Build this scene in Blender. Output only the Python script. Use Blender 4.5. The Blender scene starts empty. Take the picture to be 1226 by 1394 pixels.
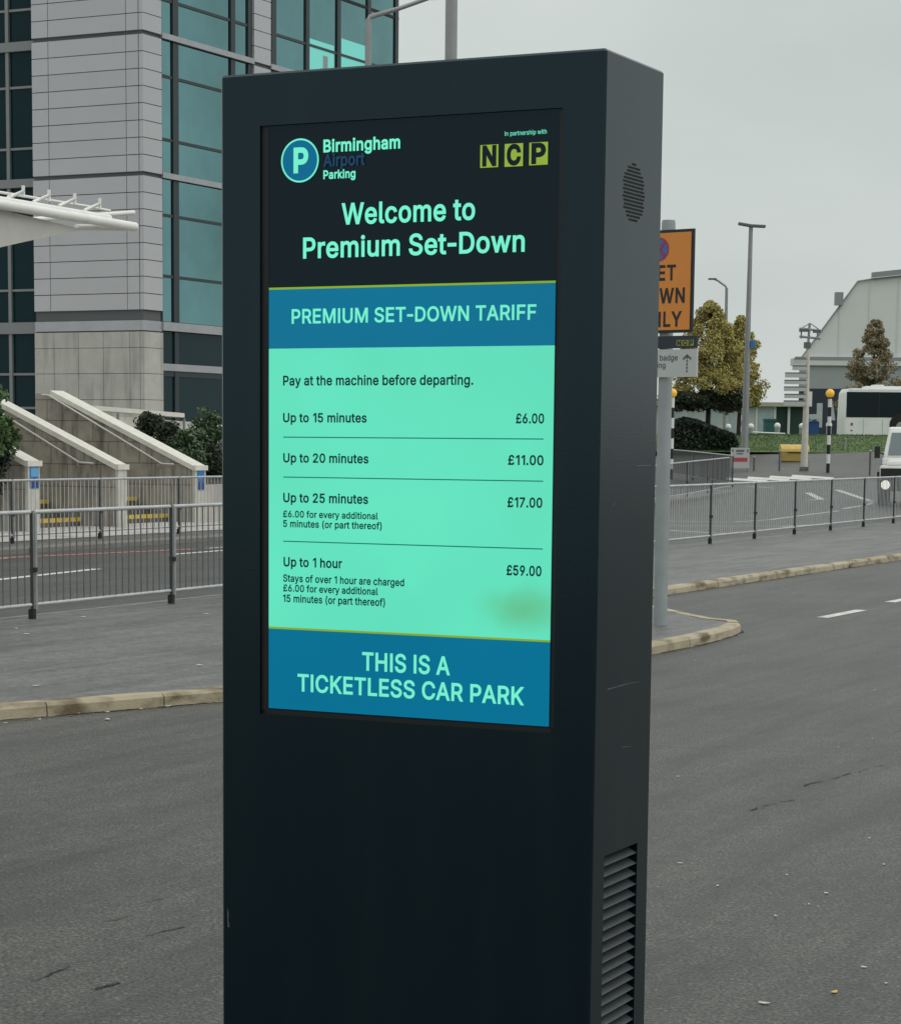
import bpy, bmesh, math, random
from mathutils import Vector, Matrix
from mathutils.geometry import delaunay_2d_cdt
import numpy as np

random.seed(7)
C = bpy.context.scene.collection
scn = bpy.context.scene

# ------------------------------------------------------------------ camera
F, CX, CY, PIT, ROLL, HC = 3171.38, 558.885, 991.919, -0.1228, 0.0081, 1.74
PW, PH = 1226, 1394
cam = bpy.data.cameras.new('camera')
camo = bpy.data.objects.new('camera', cam)
C.objects.link(camo)
cam.sensor_fit = 'AUTO'
cam.sensor_width = 36
cam.lens = F * 36 / PH
cam.shift_x = (PW / 2 - CX) / PH
cam.shift_y = (CY - PH / 2) / PH
cam.clip_start, cam.clip_end = 0.1, 5000
camo.location = (0, 0, HC)
camo.matrix_world = (Matrix.Translation((0, 0, HC)) @ Matrix.Rotation(math.pi / 2 + PIT, 4, 'X')
                     @ Matrix.Rotation(ROLL, 4, 'Z'))
scn.camera = camo

# ------------------------------------------------------------------ sky and sun
SUN_EL, SUN_AZ = 48.0, 105.0            # azimuth clockwise from +Y (the view)
world = bpy.data.worlds.new('World')
scn.world = world
world.use_nodes = True
wn, wl = world.node_tree.nodes, world.node_tree.links
wn.clear()
w_out = wn.new('ShaderNodeOutputWorld')
w_bg = wn.new('ShaderNodeBackground'); w_bg.inputs['Strength'].default_value = 0.1
sky = wn.new('ShaderNodeTexSky'); sky.sky_type = 'NISHITA'; sky.sun_disc = False
sky.sun_elevation = math.radians(SUN_EL); sky.sun_rotation = math.radians(SUN_AZ)
tc = wn.new('ShaderNodeTexCoord')
mp = wn.new('ShaderNodeMapping'); mp.inputs['Scale'].default_value = (1, 1, 2.6)
nz = wn.new('ShaderNodeTexNoise'); nz.inputs['Scale'].default_value = 3.4; nz.inputs['Detail'].default_value = 5
nz.inputs['Roughness'].default_value = 0.48
sep = wn.new('ShaderNodeSeparateXYZ')
cr1 = wn.new('ShaderNodeValToRGB')        # overcast cover: brightness by elevation
cr1.color_ramp.elements[0].position = 0.0; cr1.color_ramp.elements[0].color = (0.62, 0.66, 0.640, 1)
cr1.color_ramp.elements[1].position = 0.75; cr1.color_ramp.elements[1].color = (1.02, 1.04, 1.03, 1)
e = cr1.color_ramp.elements.new(0.16); e.color = (0.55, 0.595, 0.575, 1)
cr2 = wn.new('ShaderNodeValToRGB')        # cloud mottling
cr2.color_ramp.elements[0].position = 0.3; cr2.color_ramp.elements[0].color = (0.87, 0.885, 0.895, 1)
cr2.color_ramp.elements[1].position = 0.7; cr2.color_ramp.elements[1].color = (1.10, 1.10, 1.09, 1)
mul = wn.new('ShaderNodeMix'); mul.data_type = 'RGBA'; mul.blend_type = 'MULTIPLY'; mul.inputs['Factor'].default_value = 1
sc = wn.new('ShaderNodeVectorMath'); sc.operation = 'SCALE'; sc.inputs['Scale'].default_value = 10.3
mx = wn.new('ShaderNodeMix'); mx.data_type = 'RGBA'; mx.inputs['Factor'].default_value = 0.96
wl.new(tc.outputs['Generated'], mp.inputs['Vector']); wl.new(mp.outputs['Vector'], nz.inputs['Vector'])
wl.new(tc.outputs['Generated'], sep.inputs[0]); wl.new(sep.outputs['Z'], cr1.inputs['Fac'])
wl.new(nz.outputs['Fac'], cr2.inputs['Fac'])
wl.new(cr1.outputs['Color'], mul.inputs[6]); wl.new(cr2.outputs['Color'], mul.inputs[7])
wl.new(mul.outputs[2], sc.inputs[0])
wl.new(sky.outputs['Color'], mx.inputs[6]); wl.new(sc.outputs['Vector'], mx.inputs[7])
wl.new(mx.outputs[2], w_bg.inputs['Color']); wl.new(w_bg.outputs[0], w_out.inputs[0])

sun = bpy.data.lights.new('sun', 'SUN')
sun.energy = 0.8; sun.angle = math.radians(50); sun.color = (1.0, 0.97, 0.92)
suno = bpy.data.objects.new('sun', sun); C.objects.link(suno)
_d = Vector((math.sin(math.radians(SUN_AZ)) * math.cos(math.radians(SUN_EL)),
             math.cos(math.radians(SUN_AZ)) * math.cos(math.radians(SUN_EL)), math.sin(math.radians(SUN_EL))))
suno.rotation_euler = (-_d).to_track_quat('-Z', 'Y').to_euler()
suno.location = _d * 50

scn.view_settings.view_transform = 'Standard'
scn.view_settings.look = 'None'
scn.view_settings.exposure = 0.0
scn.view_settings.gamma = 1.0

# ------------------------------------------------------------------ surveying helpers
def ray(px, py):
    a, b = px - CX, py - CY
    cr, sr = math.cos(ROLL), math.sin(ROLL)
    u = cr * a + sr * b; v = -sr * a + cr * b
    x, yc, zc = u / F, 1.0, -v / F
    c, s = math.cos(PIT), math.sin(PIT)
    return Vector((x, c * yc - s * zc, s * yc + c * zc))
O0 = Vector((0, 0, HC))
TH = math.radians(27.0)                 # the road and the building run this way
U = Vector((math.sin(TH), math.cos(TH), 0)); V = Vector((-math.cos(TH), math.sin(TH), 0))
def W(u, v, z=0.0): return U * u + V * v + Vector((0, 0, z))
def uv_of(p): return (p.dot(U), p.dot(V))
KN = [(-400, 0), (52, 0), (58, .2), (70, .33), (82, .53), (92, .70), (97, .80), (109, 1.42), (122, 1.46), (900, 1.46)]
def terr(u):
    for (a, za), (b, zb) in zip(KN, KN[1:]):
        if u <= b: return za + (zb - za) * (u - a) / (b - a)
    return KN[-1][1]
def at_z(px, py, z=0.0):
    d = ray(px, py); return O0 + d * ((z - HC) / d.z)
def at_ground(px, py, dz=0.0):
    d = ray(px, py)
    t = 5.0
    while t < 300:
        p = O0 + d * t
        if p.z <= terr(p.dot(U)) + dz: break
        t += 0.05
    return O0 + d * t
def at_y(px, py, Y):
    d = ray(px, py); return O0 + d * (Y / d.y)
def on_v(px, py, v):
    d = ray(px, py); return O0 + d * (v / d.dot(V))
def on_u(px, py, u):
    d = ray(px, py); return O0 + d * (u / d.dot(U))

# ------------------------------------------------------------------ materials
def lin(r, g, b):
    f = lambda c: c / 12.92 if c <= .04045 else ((c + .055) / 1.055) ** 2.4
    return (f(r / 255), f(g / 255), f(b / 255))
def mat(name, col, rough=.6, metal=0., spec=.5, var=.0, vscale=3., bump=0., bscale=60., emit=None, estr=1., rvar=0.,
        streak=None, isl=None, dirt=None):
    m = bpy.data.materials.new(name); m.use_nodes = True
    n, l = m.node_tree.nodes, m.node_tree.links
    b = n['Principled BSDF']
    b.inputs['Base Color'].default_value = (*col, 1); b.inputs['Roughness'].default_value = rough
    b.inputs['Metallic'].default_value = metal; b.inputs['Specular IOR Level'].default_value = spec
    g = n.new('ShaderNodeNewGeometry')
    colsock = None
    if var or streak:
        mp = n.new('ShaderNodeMapping')
        if streak: mp.inputs['Scale'].default_value = streak
        l.new(g.outputs['Position'], mp.inputs['Vector'])
        t = n.new('ShaderNodeTexNoise'); t.inputs['Scale'].default_value = vscale; t.inputs['Detail'].default_value = 6
        t.inputs['Roughness'].default_value = .6
        l.new(mp.outputs[0], t.inputs['Vector'])
        r = n.new('ShaderNodeValToRGB')
        v = var
        r.color_ramp.elements[0].position = .28; r.color_ramp.elements[1].position = .72
        r.color_ramp.elements[0].color = tuple(c * (1 - v) for c in col) + (1,)
        r.color_ramp.elements[1].color = tuple(min(1, c * (1 + v)) for c in col) + (1,)
        l.new(t.outputs['Fac'], r.inputs['Fac']); colsock = r.outputs['Color']
        if rvar:
            mr = n.new('ShaderNodeMapRange'); mr.inputs['To Min'].default_value = rough - rvar; mr.inputs['To Max'].default_value = rough + rvar
            l.new(t.outputs['Fac'], mr.inputs['Value']); l.new(mr.outputs[0], b.inputs['Roughness'])
    if isl:
        r = n.new('ShaderNodeValToRGB'); el = r.color_ramp.elements
        el[0].position = 0; el[0].color = (*isl[0], 1); el[1].position = 1; el[1].color = (*isl[-1], 1)
        for i, c in enumerate(isl[1:-1]): el.new((i + 1) / (len(isl) - 1)).color = (*c, 1)
        l.new(g.outputs['Random Per Island'], r.inputs['Fac']); 
        if colsock:
            mm = n.new('ShaderNodeMix'); mm.data_type = 'RGBA'; mm.blend_type = 'MIX'; mm.inputs['Factor'].default_value = .6
            l.new(colsock, mm.inputs[6]); l.new(r.outputs['Color'], mm.inputs[7]); colsock = mm.outputs[2]
        else: colsock = r.outputs['Color']
    if dirt:                                   # (colour, scale, low, high, stretch)
        dc, ds, lo, hi, st = dirt
        mp2 = n.new('ShaderNodeMapping'); mp2.inputs['Scale'].default_value = st
        l.new(g.outputs['Position'], mp2.inputs['Vector'])
        t2 = n.new('ShaderNodeTexNoise'); t2.inputs['Scale'].default_value = ds; t2.inputs['Detail'].default_value = 8
        l.new(mp2.outputs[0], t2.inputs['Vector'])
        mr2 = n.new('ShaderNodeMapRange'); mr2.inputs['From Min'].default_value = lo; mr2.inputs['From Max'].default_value = hi
        l.new(t2.outputs['Fac'], mr2.inputs['Value'])
        mm = n.new('ShaderNodeMix'); mm.data_type = 'RGBA'
        l.new(mr2.outputs[0], mm.inputs['Factor'])
        if colsock: l.new(colsock, mm.inputs[6])
        else: mm.inputs[6].default_value = (*col, 1)
        mm.inputs[7].default_value = (*dc, 1); colsock = mm.outputs[2]
    if colsock: l.new(colsock, b.inputs['Base Color'])
    if bump:
        t3 = n.new('ShaderNodeTexNoise'); t3.inputs['Scale'].default_value = bscale; t3.inputs['Detail'].default_value = 4
        l.new(g.outputs['Position'], t3.inputs['Vector'])
        bp = n.new('ShaderNodeBump'); bp.inputs['Strength'].default_value = bump; bp.inputs['Distance'].default_value = .01
        l.new(t3.outputs['Fac'], bp.inputs['Height']); l.new(bp.outputs[0], b.inputs['Normal'])
    if emit:
        b.inputs['Emission Color'].default_value = (*emit, 1); b.inputs['Emission Strength'].default_value = estr
    return m

def asphalt(name, dark, light, fine=0.5, big=.25):
    m = bpy.data.materials.new(name); m.use_nodes = True
    n, l = m.node_tree.nodes, m.node_tree.links
    b = n['Principled BSDF']; g = n.new('ShaderNodeNewGeometry')
    def noise(scale, det, stretch=None, rot=0):
        m0 = n.new('ShaderNodeMapping'); m0.inputs['Rotation'].default_value = (0, 0, rot)
        mp = n.new('ShaderNodeMapping')
        if stretch: mp.inputs['Scale'].default_value = stretch
        l.new(g.outputs['Position'], m0.inputs[0]); l.new(m0.outputs[0], mp.inputs[0])
        t = n.new('ShaderNodeTexNoise'); t.inputs['Scale'].default_value = scale; t.inputs['Detail'].default_value = det
        t.inputs['Roughness'].default_value = .62
        l.new(mp.outputs[0], t.inputs['Vector']); return t
    grain = noise(70, 3); mid = noise(9, 5); patch = noise(.7, 4); streak = noise(1.2, 5, (3.2, .3, 1), TH)
    r1 = n.new('ShaderNodeValToRGB'); e = r1.color_ramp.elements
    e[0].position = .42; e[0].color = (*dark, 1); e[1].position = .63; e[1].color = (*light, 1)
    l.new(grain.outputs['Fac'], r1.inputs['Fac'])
    def mulc(a, tex, lo, hi, p0=.3, p1=.7):
        mr = n.new('ShaderNodeMapRange'); mr.inputs['From Min'].default_value = p0; mr.inputs['From Max'].default_value = p1
        mr.inputs['To Min'].default_value = lo; mr.inputs['To Max'].default_value = hi
        l.new(tex.outputs['Fac'], mr.inputs['Value'])
        s = n.new('ShaderNodeVectorMath'); s.operation = 'SCALE'
        l.new(a, s.inputs[0]); l.new(mr.outputs[0], s.inputs['Scale']); return s.outputs[0]
    c = mulc(r1.outputs['Color'], mid, .80, 1.20, .36, .64)
    c = mulc(c, noise(26, 4), .78, 1.22, .38, .62)
    c = mulc(c, patch, 1 - big * .5, 1 + big * .5)
    c = mulc(c, streak, 1 - big, 1 + big * .45, .32, .6)
    l.new(c, b.inputs['Base Color'])
    # scattered pale aggregate chips
    vo = n.new('ShaderNodeTexVoronoi'); vo.inputs['Scale'].default_value = 34
    l.new(g.outputs['Position'], vo.inputs['Vector'])
    sp = n.new('ShaderNodeSeparateColor'); l.new(vo.outputs['Color'], sp.inputs[0])
    gt = n.new('ShaderNodeMath'); gt.operation = 'GREATER_THAN'; gt.inputs[1].default_value = .90; l.new(sp.outputs[0], gt.inputs[0])
    lt = n.new('ShaderNodeMath'); lt.operation = 'LESS_THAN'; lt.inputs[1].default_value = .16; l.new(vo.outputs['Distance'], lt.inputs[0])
    mu = n.new('ShaderNodeMath'); mu.operation = 'MULTIPLY'; l.new(gt.outputs[0], mu.inputs[0]); l.new(lt.outputs[0], mu.inputs[1])
    mu2 = n.new('ShaderNodeMath'); mu2.operation = 'MULTIPLY'; mu2.inputs[1].default_value = .5; l.new(mu.outputs[0], mu2.inputs[0])
    mm = n.new('ShaderNodeMix'); mm.data_type = 'RGBA'; l.new(mu2.outputs[0], mm.inputs['Factor'])
    l.new(c, mm.inputs[6]); mm.inputs[7].default_value = (.34, .32, .28, 1)
    l.new(mm.outputs[2], b.inputs['Base Color'])
    b.inputs['Roughness'].default_value = .5; b.inputs['Specular IOR Level'].default_value = .62
    bp = n.new('ShaderNodeBump'); bp.inputs['Strength'].default_value = fine; bp.inputs['Distance'].default_value = .008
    l.new(grain.outputs['Fac'], bp.inputs['Height']); l.new(bp.outputs[0], b.inputs['Normal'])
    return m

def screen_mat(name, col, estr=1., stain=None):
    m = mat(name, (.003, .006, .008), rough=.1, spec=.16, emit=col, estr=estr)
    n, l = m.node_tree.nodes, m.node_tree.links
    b = n['Principled BSDF']
    g = n.new('ShaderNodeTexCoord')
    t = n.new('ShaderNodeTexNoise'); t.inputs['Scale'].default_value = 2.2; t.inputs['Detail'].default_value = 3
    l.new(g.outputs['Object'], t.inputs['Vector'])
    mr = n.new('ShaderNodeMapRange'); mr.inputs['From Min'].default_value = .3; mr.inputs['From Max'].default_value = .7
    mr.inputs['To Min'].default_value = estr * .93; mr.inputs['To Max'].default_value = estr * 1.04
    l.new(t.outputs['Fac'], mr.inputs['Value']); l.new(mr.outputs[0], b.inputs['Emission Strength'])
    if stain:                              # a scorched blotch in the panel
        (sx, sz, rx, rz, c2) = stain
        mp = n.new('ShaderNodeMapping'); mp.inputs['Location'].default_value = (-sx / rx, 0, -sz / rz); mp.inputs['Scale'].default_value = (1 / rx, 0, 1 / rz)
        l.new(g.outputs['Object'], mp.inputs[0])
        t2 = n.new('ShaderNodeTexNoise'); t2.inputs['Scale'].default_value = 9; l.new(g.outputs['Object'], t2.inputs['Vector'])
        ln = n.new('ShaderNodeVectorMath'); ln.operation = 'LENGTH'; l.new(mp.outputs[0], ln.inputs[0])
        ad = n.new('ShaderNodeMath'); ad.operation = 'ADD'; l.new(ln.outputs['Value'], ad.inputs[0]); l.new(t2.outputs['Fac'], ad.inputs[1])
        m2 = n.new('ShaderNodeMapRange'); m2.interpolation_type = 'SMOOTHSTEP'
        m2.inputs['From Min'].default_value = .55; m2.inputs['From Max'].default_value = 1.75
        m2.inputs['To Min'].default_value = .62; m2.inputs['To Max'].default_value = 0
        l.new(ad.outputs[0], m2.inputs['Value'])
        mm = n.new('ShaderNodeMix'); mm.data_type = 'RGBA'; l.new(m2.outputs[0], mm.inputs['Factor'])
        mm.inputs[6].default_value = (*col, 1); mm.inputs[7].default_value = (*c2, 1)
        l.new(mm.outputs[2], b.inputs['Emission Color'])
    return m

M = {}
M['asphalt'] = asphalt('asphalt', (.014, .0138, .0115), (.098, .095, .081), .8, .45)
M['footway'] = asphalt('footway_asphalt', (.082, .083, .077), (.16, .16, .148), .35, .36)
M['far_paving'] = mat('far_paving', (.46, .43, .40), .8, var=.25, vscale=1.3, bump=.2)
M['kerb'] = mat('kerb_stone', (.42, .37, .26), .8, var=.3, vscale=5, bump=.5, bscale=90, dirt=((.13, .10, .055), 3.0, .47, .66, (1, 1, 2.5)), isl=[(.36, .31, .2), (.46, .41, .30), (.41, .35, .24)])
M['kerb_far'] = mat('kerb_far', (.19, .185, .17), .8, var=.2, vscale=4)
M['paint'] = mat('road_paint', (.62, .62, .58), .7, var=.12, vscale=9, dirt=((.2, .2, .19), 14, .55, .72, (1, 1, 1)))
M['red_paint'] = mat('red_road_paint', (.50, .16, .15), .7, var=.3, vscale=3)
M['crack'] = mat('crack_tar', (.022, .022, .02), .9, var=.5, vscale=20)
M['grass'] = mat('grass_bank', (.075, .125, .035), .9, var=.4, vscale=2.5, bump=.8, bscale=25)
M['housing'] = mat('kiosk_paint', (.0010, .0062, .0102), .23, spec=.5, var=.12, vscale=5, bump=.03, bscale=260, rvar=.02, dirt=((.005, .012, .015), 2.5, .5, .9, (5, 5, .4)))
M['housing'].node_tree.nodes['Principled BSDF'].inputs['Specular Tint'].default_value = (.60, .89, 1.0, 1)   # blue-grey metallic paint
M['scratch'] = mat('scratch', (.10, .12, .13), .5)
M['gasket'] = mat('rubber_gasket', (.004, .006, .007), .5)
M['vent_dark'] = mat('vent_dark', (.003, .003, .003), .8)
M['louvre'] = mat('louvre_metal', (.05, .06, .062), .42, spec=.5, var=.15, vscale=30)
M['s_black'] = screen_mat('screen_black', (.002, .0075, .011), 1)
M['s_blue'] = screen_mat('screen_blue', lin(0, 112, 147), 1)
M['s_line'] = screen_mat('screen_green_line', lin(140, 182, 40), .9)
M['s_white'] = screen_mat('screen_white_letters', lin(118, 242, 205), 1)
M['s_dark'] = screen_mat('screen_dark_letters', lin(0, 40, 40), 1)
M['s_navy'] = screen_mat('screen_navy', lin(24, 62, 92), 1)
M['s_ncp'] = screen_mat('screen_lime', lin(150, 182, 62), .9)
M['s_logo'] = screen_mat('screen_logo_blue', lin(0, 104, 142), 1)
M['s_rule'] = screen_mat('screen_rule', lin(10, 112, 96), 1)
M['galv'] = mat('galvanised_steel', (.34, .36, .36), .45, metal=.35, var=.2, vscale=6)
M['galv_rail'] = mat('galvanised_rail', (.50, .52, .52), .4, metal=.3, var=.15, vscale=6)
M['rail_dark'] = mat('dark_bar', (.14, .15, .15), .5, metal=.4, var=.2, vscale=8)  # darker tone given to bars, thin posts and post base
M['post_dark'] = mat('dark_post', (.05, .055, .055), .5, metal=.3)
M['rubber'] = mat('black_block', (.012, .012, .012), .7)
M['pole_grey'] = mat('pole_grey', (.33, .37, .37), .45, metal=.3, var=.12, vscale=4)
M['lamp_grey'] = mat('lamp_column', (.30, .31, .31), .45, metal=.4, var=.1, vscale=3)
M['lamp_head'] = mat('lamp_head', (.13, .135, .14), .5)
M['clad'] = mat('stone_cladding', (.45, .455, .47), .4, var=.06, vscale=1.2, isl=[(.425, .43, .445), (.45, .455, .47), (.47, .475, .49)])
M['stone'] = mat('ground_stone', (.43, .425, .385), .75, var=.12, vscale=2.0, bump=.1, dirt=((.27, .265, .235), 1.3, .5, .75, (2.5, 2.5, .35)))
M['joint'] = mat('joint_shadow_gap', (.10, .105, .11), .8)
M['steel_band'] = mat('steel_band', (.40, .41, .43), .35, metal=.5, var=.08)
M['mullion'] = mat('dark_mullion', (.018, .026, .030), .4)
M['grey_mullion'] = mat('grey_mullion', (.20, .215, .22), .45)
M['glass'] = mat('reflective_glass', (.165, .33, .345), .04, metal=1.0, var=.2, vscale=.35, bump=.015, bscale=.9)  # mottled tint puts uneven reflections into the glass colour
M['shaded_glass'] = mat('dark_reflection_glass', (.003, .022, .028), .04, spec=.17)  # dark reflections and recess shade put into the glass colour
M['glow_glass'] = mat('green_glow_glass', (.1, .2, .2), .1, emit=lin(95, 200, 185), estr=.75)  # emissive green for the bright panes of the second bay
M['silhouette_grey'] = mat('grey_silhouette', (.30, .34, .34), .6)
M['stair_stone'] = mat('stair_wall_stone', (.33, .31, .27), .8, var=.22, vscale=3, bump=.2, dirt=((.14, .135, .115), 2.2, .48, .72, (3, 3, .5)))
def blockwork(m, bw, bh):
    n, l = m.node_tree.nodes, m.node_tree.links; b = n['Principled BSDF']
    src = b.inputs['Base Color'].links[0].from_socket
    g = n.new('ShaderNodeNewGeometry'); dt = n.new('ShaderNodeVectorMath'); dt.operation = 'DOT_PRODUCT'; dt.inputs[1].default_value = V
    l.new(g.outputs['Position'], dt.inputs[0]); sp = n.new('ShaderNodeSeparateXYZ'); l.new(g.outputs['Position'], sp.inputs[0])
    cb = n.new('ShaderNodeCombineXYZ'); l.new(dt.outputs['Value'], cb.inputs[0]); l.new(sp.outputs['Z'], cb.inputs[1])
    br = n.new('ShaderNodeTexBrick'); br.inputs['Scale'].default_value = 1; br.inputs['Brick Width'].default_value = bw; br.inputs['Row Height'].default_value = bh
    br.inputs['Mortar Size'].default_value = .011; br.inputs['Mortar Smooth'].default_value = .3
    br.inputs['Color1'].default_value = (.93, .93, .93, 1); br.inputs['Color2'].default_value = (1.07, 1.06, 1.04, 1); br.inputs['Mortar'].default_value = (.45, .44, .42, 1)
    l.new(cb.outputs[0], br.inputs['Vector'])
    mm = n.new('ShaderNodeMix'); mm.data_type = 'RGBA'; mm.blend_type = 'MULTIPLY'; mm.inputs['Factor'].default_value = 1
    l.new(src, mm.inputs[6]); l.new(br.outputs['Color'], mm.inputs[7]); l.new(mm.outputs[2], b.inputs['Base Color'])
blockwork(M['stair_stone'], .75, .42)
M['coping'] = mat('coping_stone', (.69, .68, .60), .7, var=.1, vscale=6, bump=.2)
M['pillar_stone'] = mat('pillar_stone', (.53, .52, .47), .75, var=.15, vscale=5, dirt=((.2, .19, .15), 3, .55, .8, (2, 2, .5)))
M['rail_pale'] = mat('pale_handrail', (.55, .54, .52), .4, metal=.3)
M['step'] = mat('step_stone', (.11, .095, .08), .8, var=.3, vscale=4)
M['nosing'] = mat('yellow_nosing', (.62, .44, .05), .7, var=.3, vscale=9)
M['sign_blue'] = mat('blue_sign', (.03, .17, .48), .4)
M['sign_lblue'] = mat('light_blue_sign', (.12, .38, .66), .4)
M['sign_navy'] = mat('navy_sign', (.015, .06, .2), .4)
M['white'] = mat('white_paint', (.80, .80, .76), .45, var=.06, vscale=3)
M['membrane'] = mat('canopy_membrane', (.50, .49, .45), .6, var=.1, vscale=1.5)
M['orange'] = mat('orange_sign', lin(222, 138, 48), .35, spec=.6, var=.05, vscale=2)
M['black'] = mat('black_paint', (.012, .013, .014), .45)
M['sign_red'] = mat('sign_red', (.30, .05, .12), .4)
M['sign_panel'] = mat('navy_panel', (.016, .028, .042), .4)
M['sign_white'] = mat('sign_white', (.52, .54, .52), .45)
M['lime'] = mat('lime_paint', (.34, .33, .06), .5)
M['grey_ink'] = mat('grey_ink', (.12, .13, .14), .6)
M['globe'] = mat('amber_globe', (.72, .40, .03), .3, emit=(.9, .52, .04), estr=.28)
M['trunk'] = mat('bark', (.035, .032, .026), .9, var=.3, vscale=10)
M['leaf_autumn'] = mat('autumn_leaves', (.37, .33, .10), .75, var=.5, vscale=1.1, isl=[(.26, .28, .09), (.44, .38, .12), (.58, .44, .15), (.33, .33, .11), (.48, .40, .14)])
M['leaf_green'] = mat('dark_green_leaves', (.03, .05, .02), .7, isl=[(.012, .026, .014), (.03, .05, .022), (.05, .062, .03), (.02, .036, .02)])
M['leaf_brown'] = mat('olive_brown_leaves', (.28, .24, .15), .75, var=.4, vscale=1.2, isl=[(.22, .21, .12), (.31, .265, .165), (.40, .31, .21), (.26, .24, .135)])
M['leaf_shrub'] = mat('shrub_leaves', (.03, .06, .03), .5, isl=[(.022, .05, .024), (.05, .10, .045), (.085, .145, .065), (.16, .22, .11)])
M['leaf_bright'] = mat('bush_leaves', (.05, .09, .03), .5, isl=[(.03, .07, .022), (.07, .135, .04), (.13, .21, .055)])
M['hedge'] = mat('hedge_leaves', (.015, .03, .018), .8, isl=[(.008, .018, .012), (.016, .032, .02), (.028, .045, .026)])
M['soil'] = mat('soil', (.04, .034, .022), .9, var=.4, vscale=3)
M['roof_white'] = mat('hangar_roof', (.64, .66, .65), .6, var=.04, vscale=.3)
M['roof_edge'] = mat('roof_edge', (.26, .27, .28), .6)
M['hangar_wall'] = mat('hangar_wall', (.31, .33, .34), .6, var=.08, vscale=.4)
M['hangar_navy'] = mat('hangar_navy', (.018, .028, .045), .5, var=.15, vscale=.5)
M['pale_wall'] = mat('pale_wall', (.42, .455, .455), .6, var=.12, vscale=.6)
M['pale_trim'] = mat('pale_trim', (.60, .62, .60), .6)
M['beige_roof'] = mat('beige_roof', (.42, .40, .33), .7, var=.2, vscale=.8)
M['green_door'] = mat('green_door', (.012, .042, .035), .5, var=.2, vscale=.6)
M['teal'] = mat('teal_bin', (.02, .10, .10), .5)
M['bus_white'] = mat('bus_white', (.80, .81, .79), .35, var=.05, vscale=.6, dirt=((.6, .61, .6), 1.2, .5, .8, (1, 1, 1)))
M['bus_glass'] = mat('bus_glass', (.003, .012, .016), .12, spec=.2)
M['tyre'] = mat('tyre', (.012, .012, .012), .8)
M['chrome'] = mat('headlamp_glass', (.6, .62, .6), .1, metal=.6)
M['headlight'] = mat('lit_headlamp', (.8, .8, .75), .2, emit=(1, .97, .85), estr=.75)
M['screen_glass'] = mat('windscreen', (.17, .20, .20), .05, metal=.8)
M['grit_yellow'] = mat('grit_yellow', (.58, .42, .12), .6, var=.15, vscale=3)
M['cream_post'] = mat('cream_post', (.60, .59, .50), .6, var=.12, vscale=3)
M['litter_white'] = mat('pale_leaf', (.55, .53, .47), .7)
M['litter_yellow'] = mat('yellow_leaf', (.62, .38, .10), .6)
M['litter_brown'] = mat('brown_leaf', (.22, .15, .07), .7)
M['bollard'] = mat('bollard_grey', (.30, .33, .33), .5)

# ------------------------------------------------------------------ object helpers
MW = {}
def tag(o, label=None, cat=None, group=None, kind=None):
    if label: o['label'] = label
    if cat: o['category'] = cat
    if group: o['group'] = group
    if kind: o['kind'] = kind
    return o
def thing(name, loc, rz=0., label=None, cat=None, group=None):
    o = bpy.data.objects.new(name, None); C.objects.link(o)
    o.empty_display_size = .2
    o.location = loc; o.rotation_euler = (0, 0, rz)
    MW[o] = Matrix.Translation(Vector(loc)) @ Matrix.Rotation(rz, 4, 'Z')
    return tag(o, label, cat, group)
def copy_tree(o, parent=None):
    c = o.copy(); C.objects.link(c)
    if parent: c.parent = parent
    for ch in list(o.children): copy_tree(ch, c)
    return c

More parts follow.
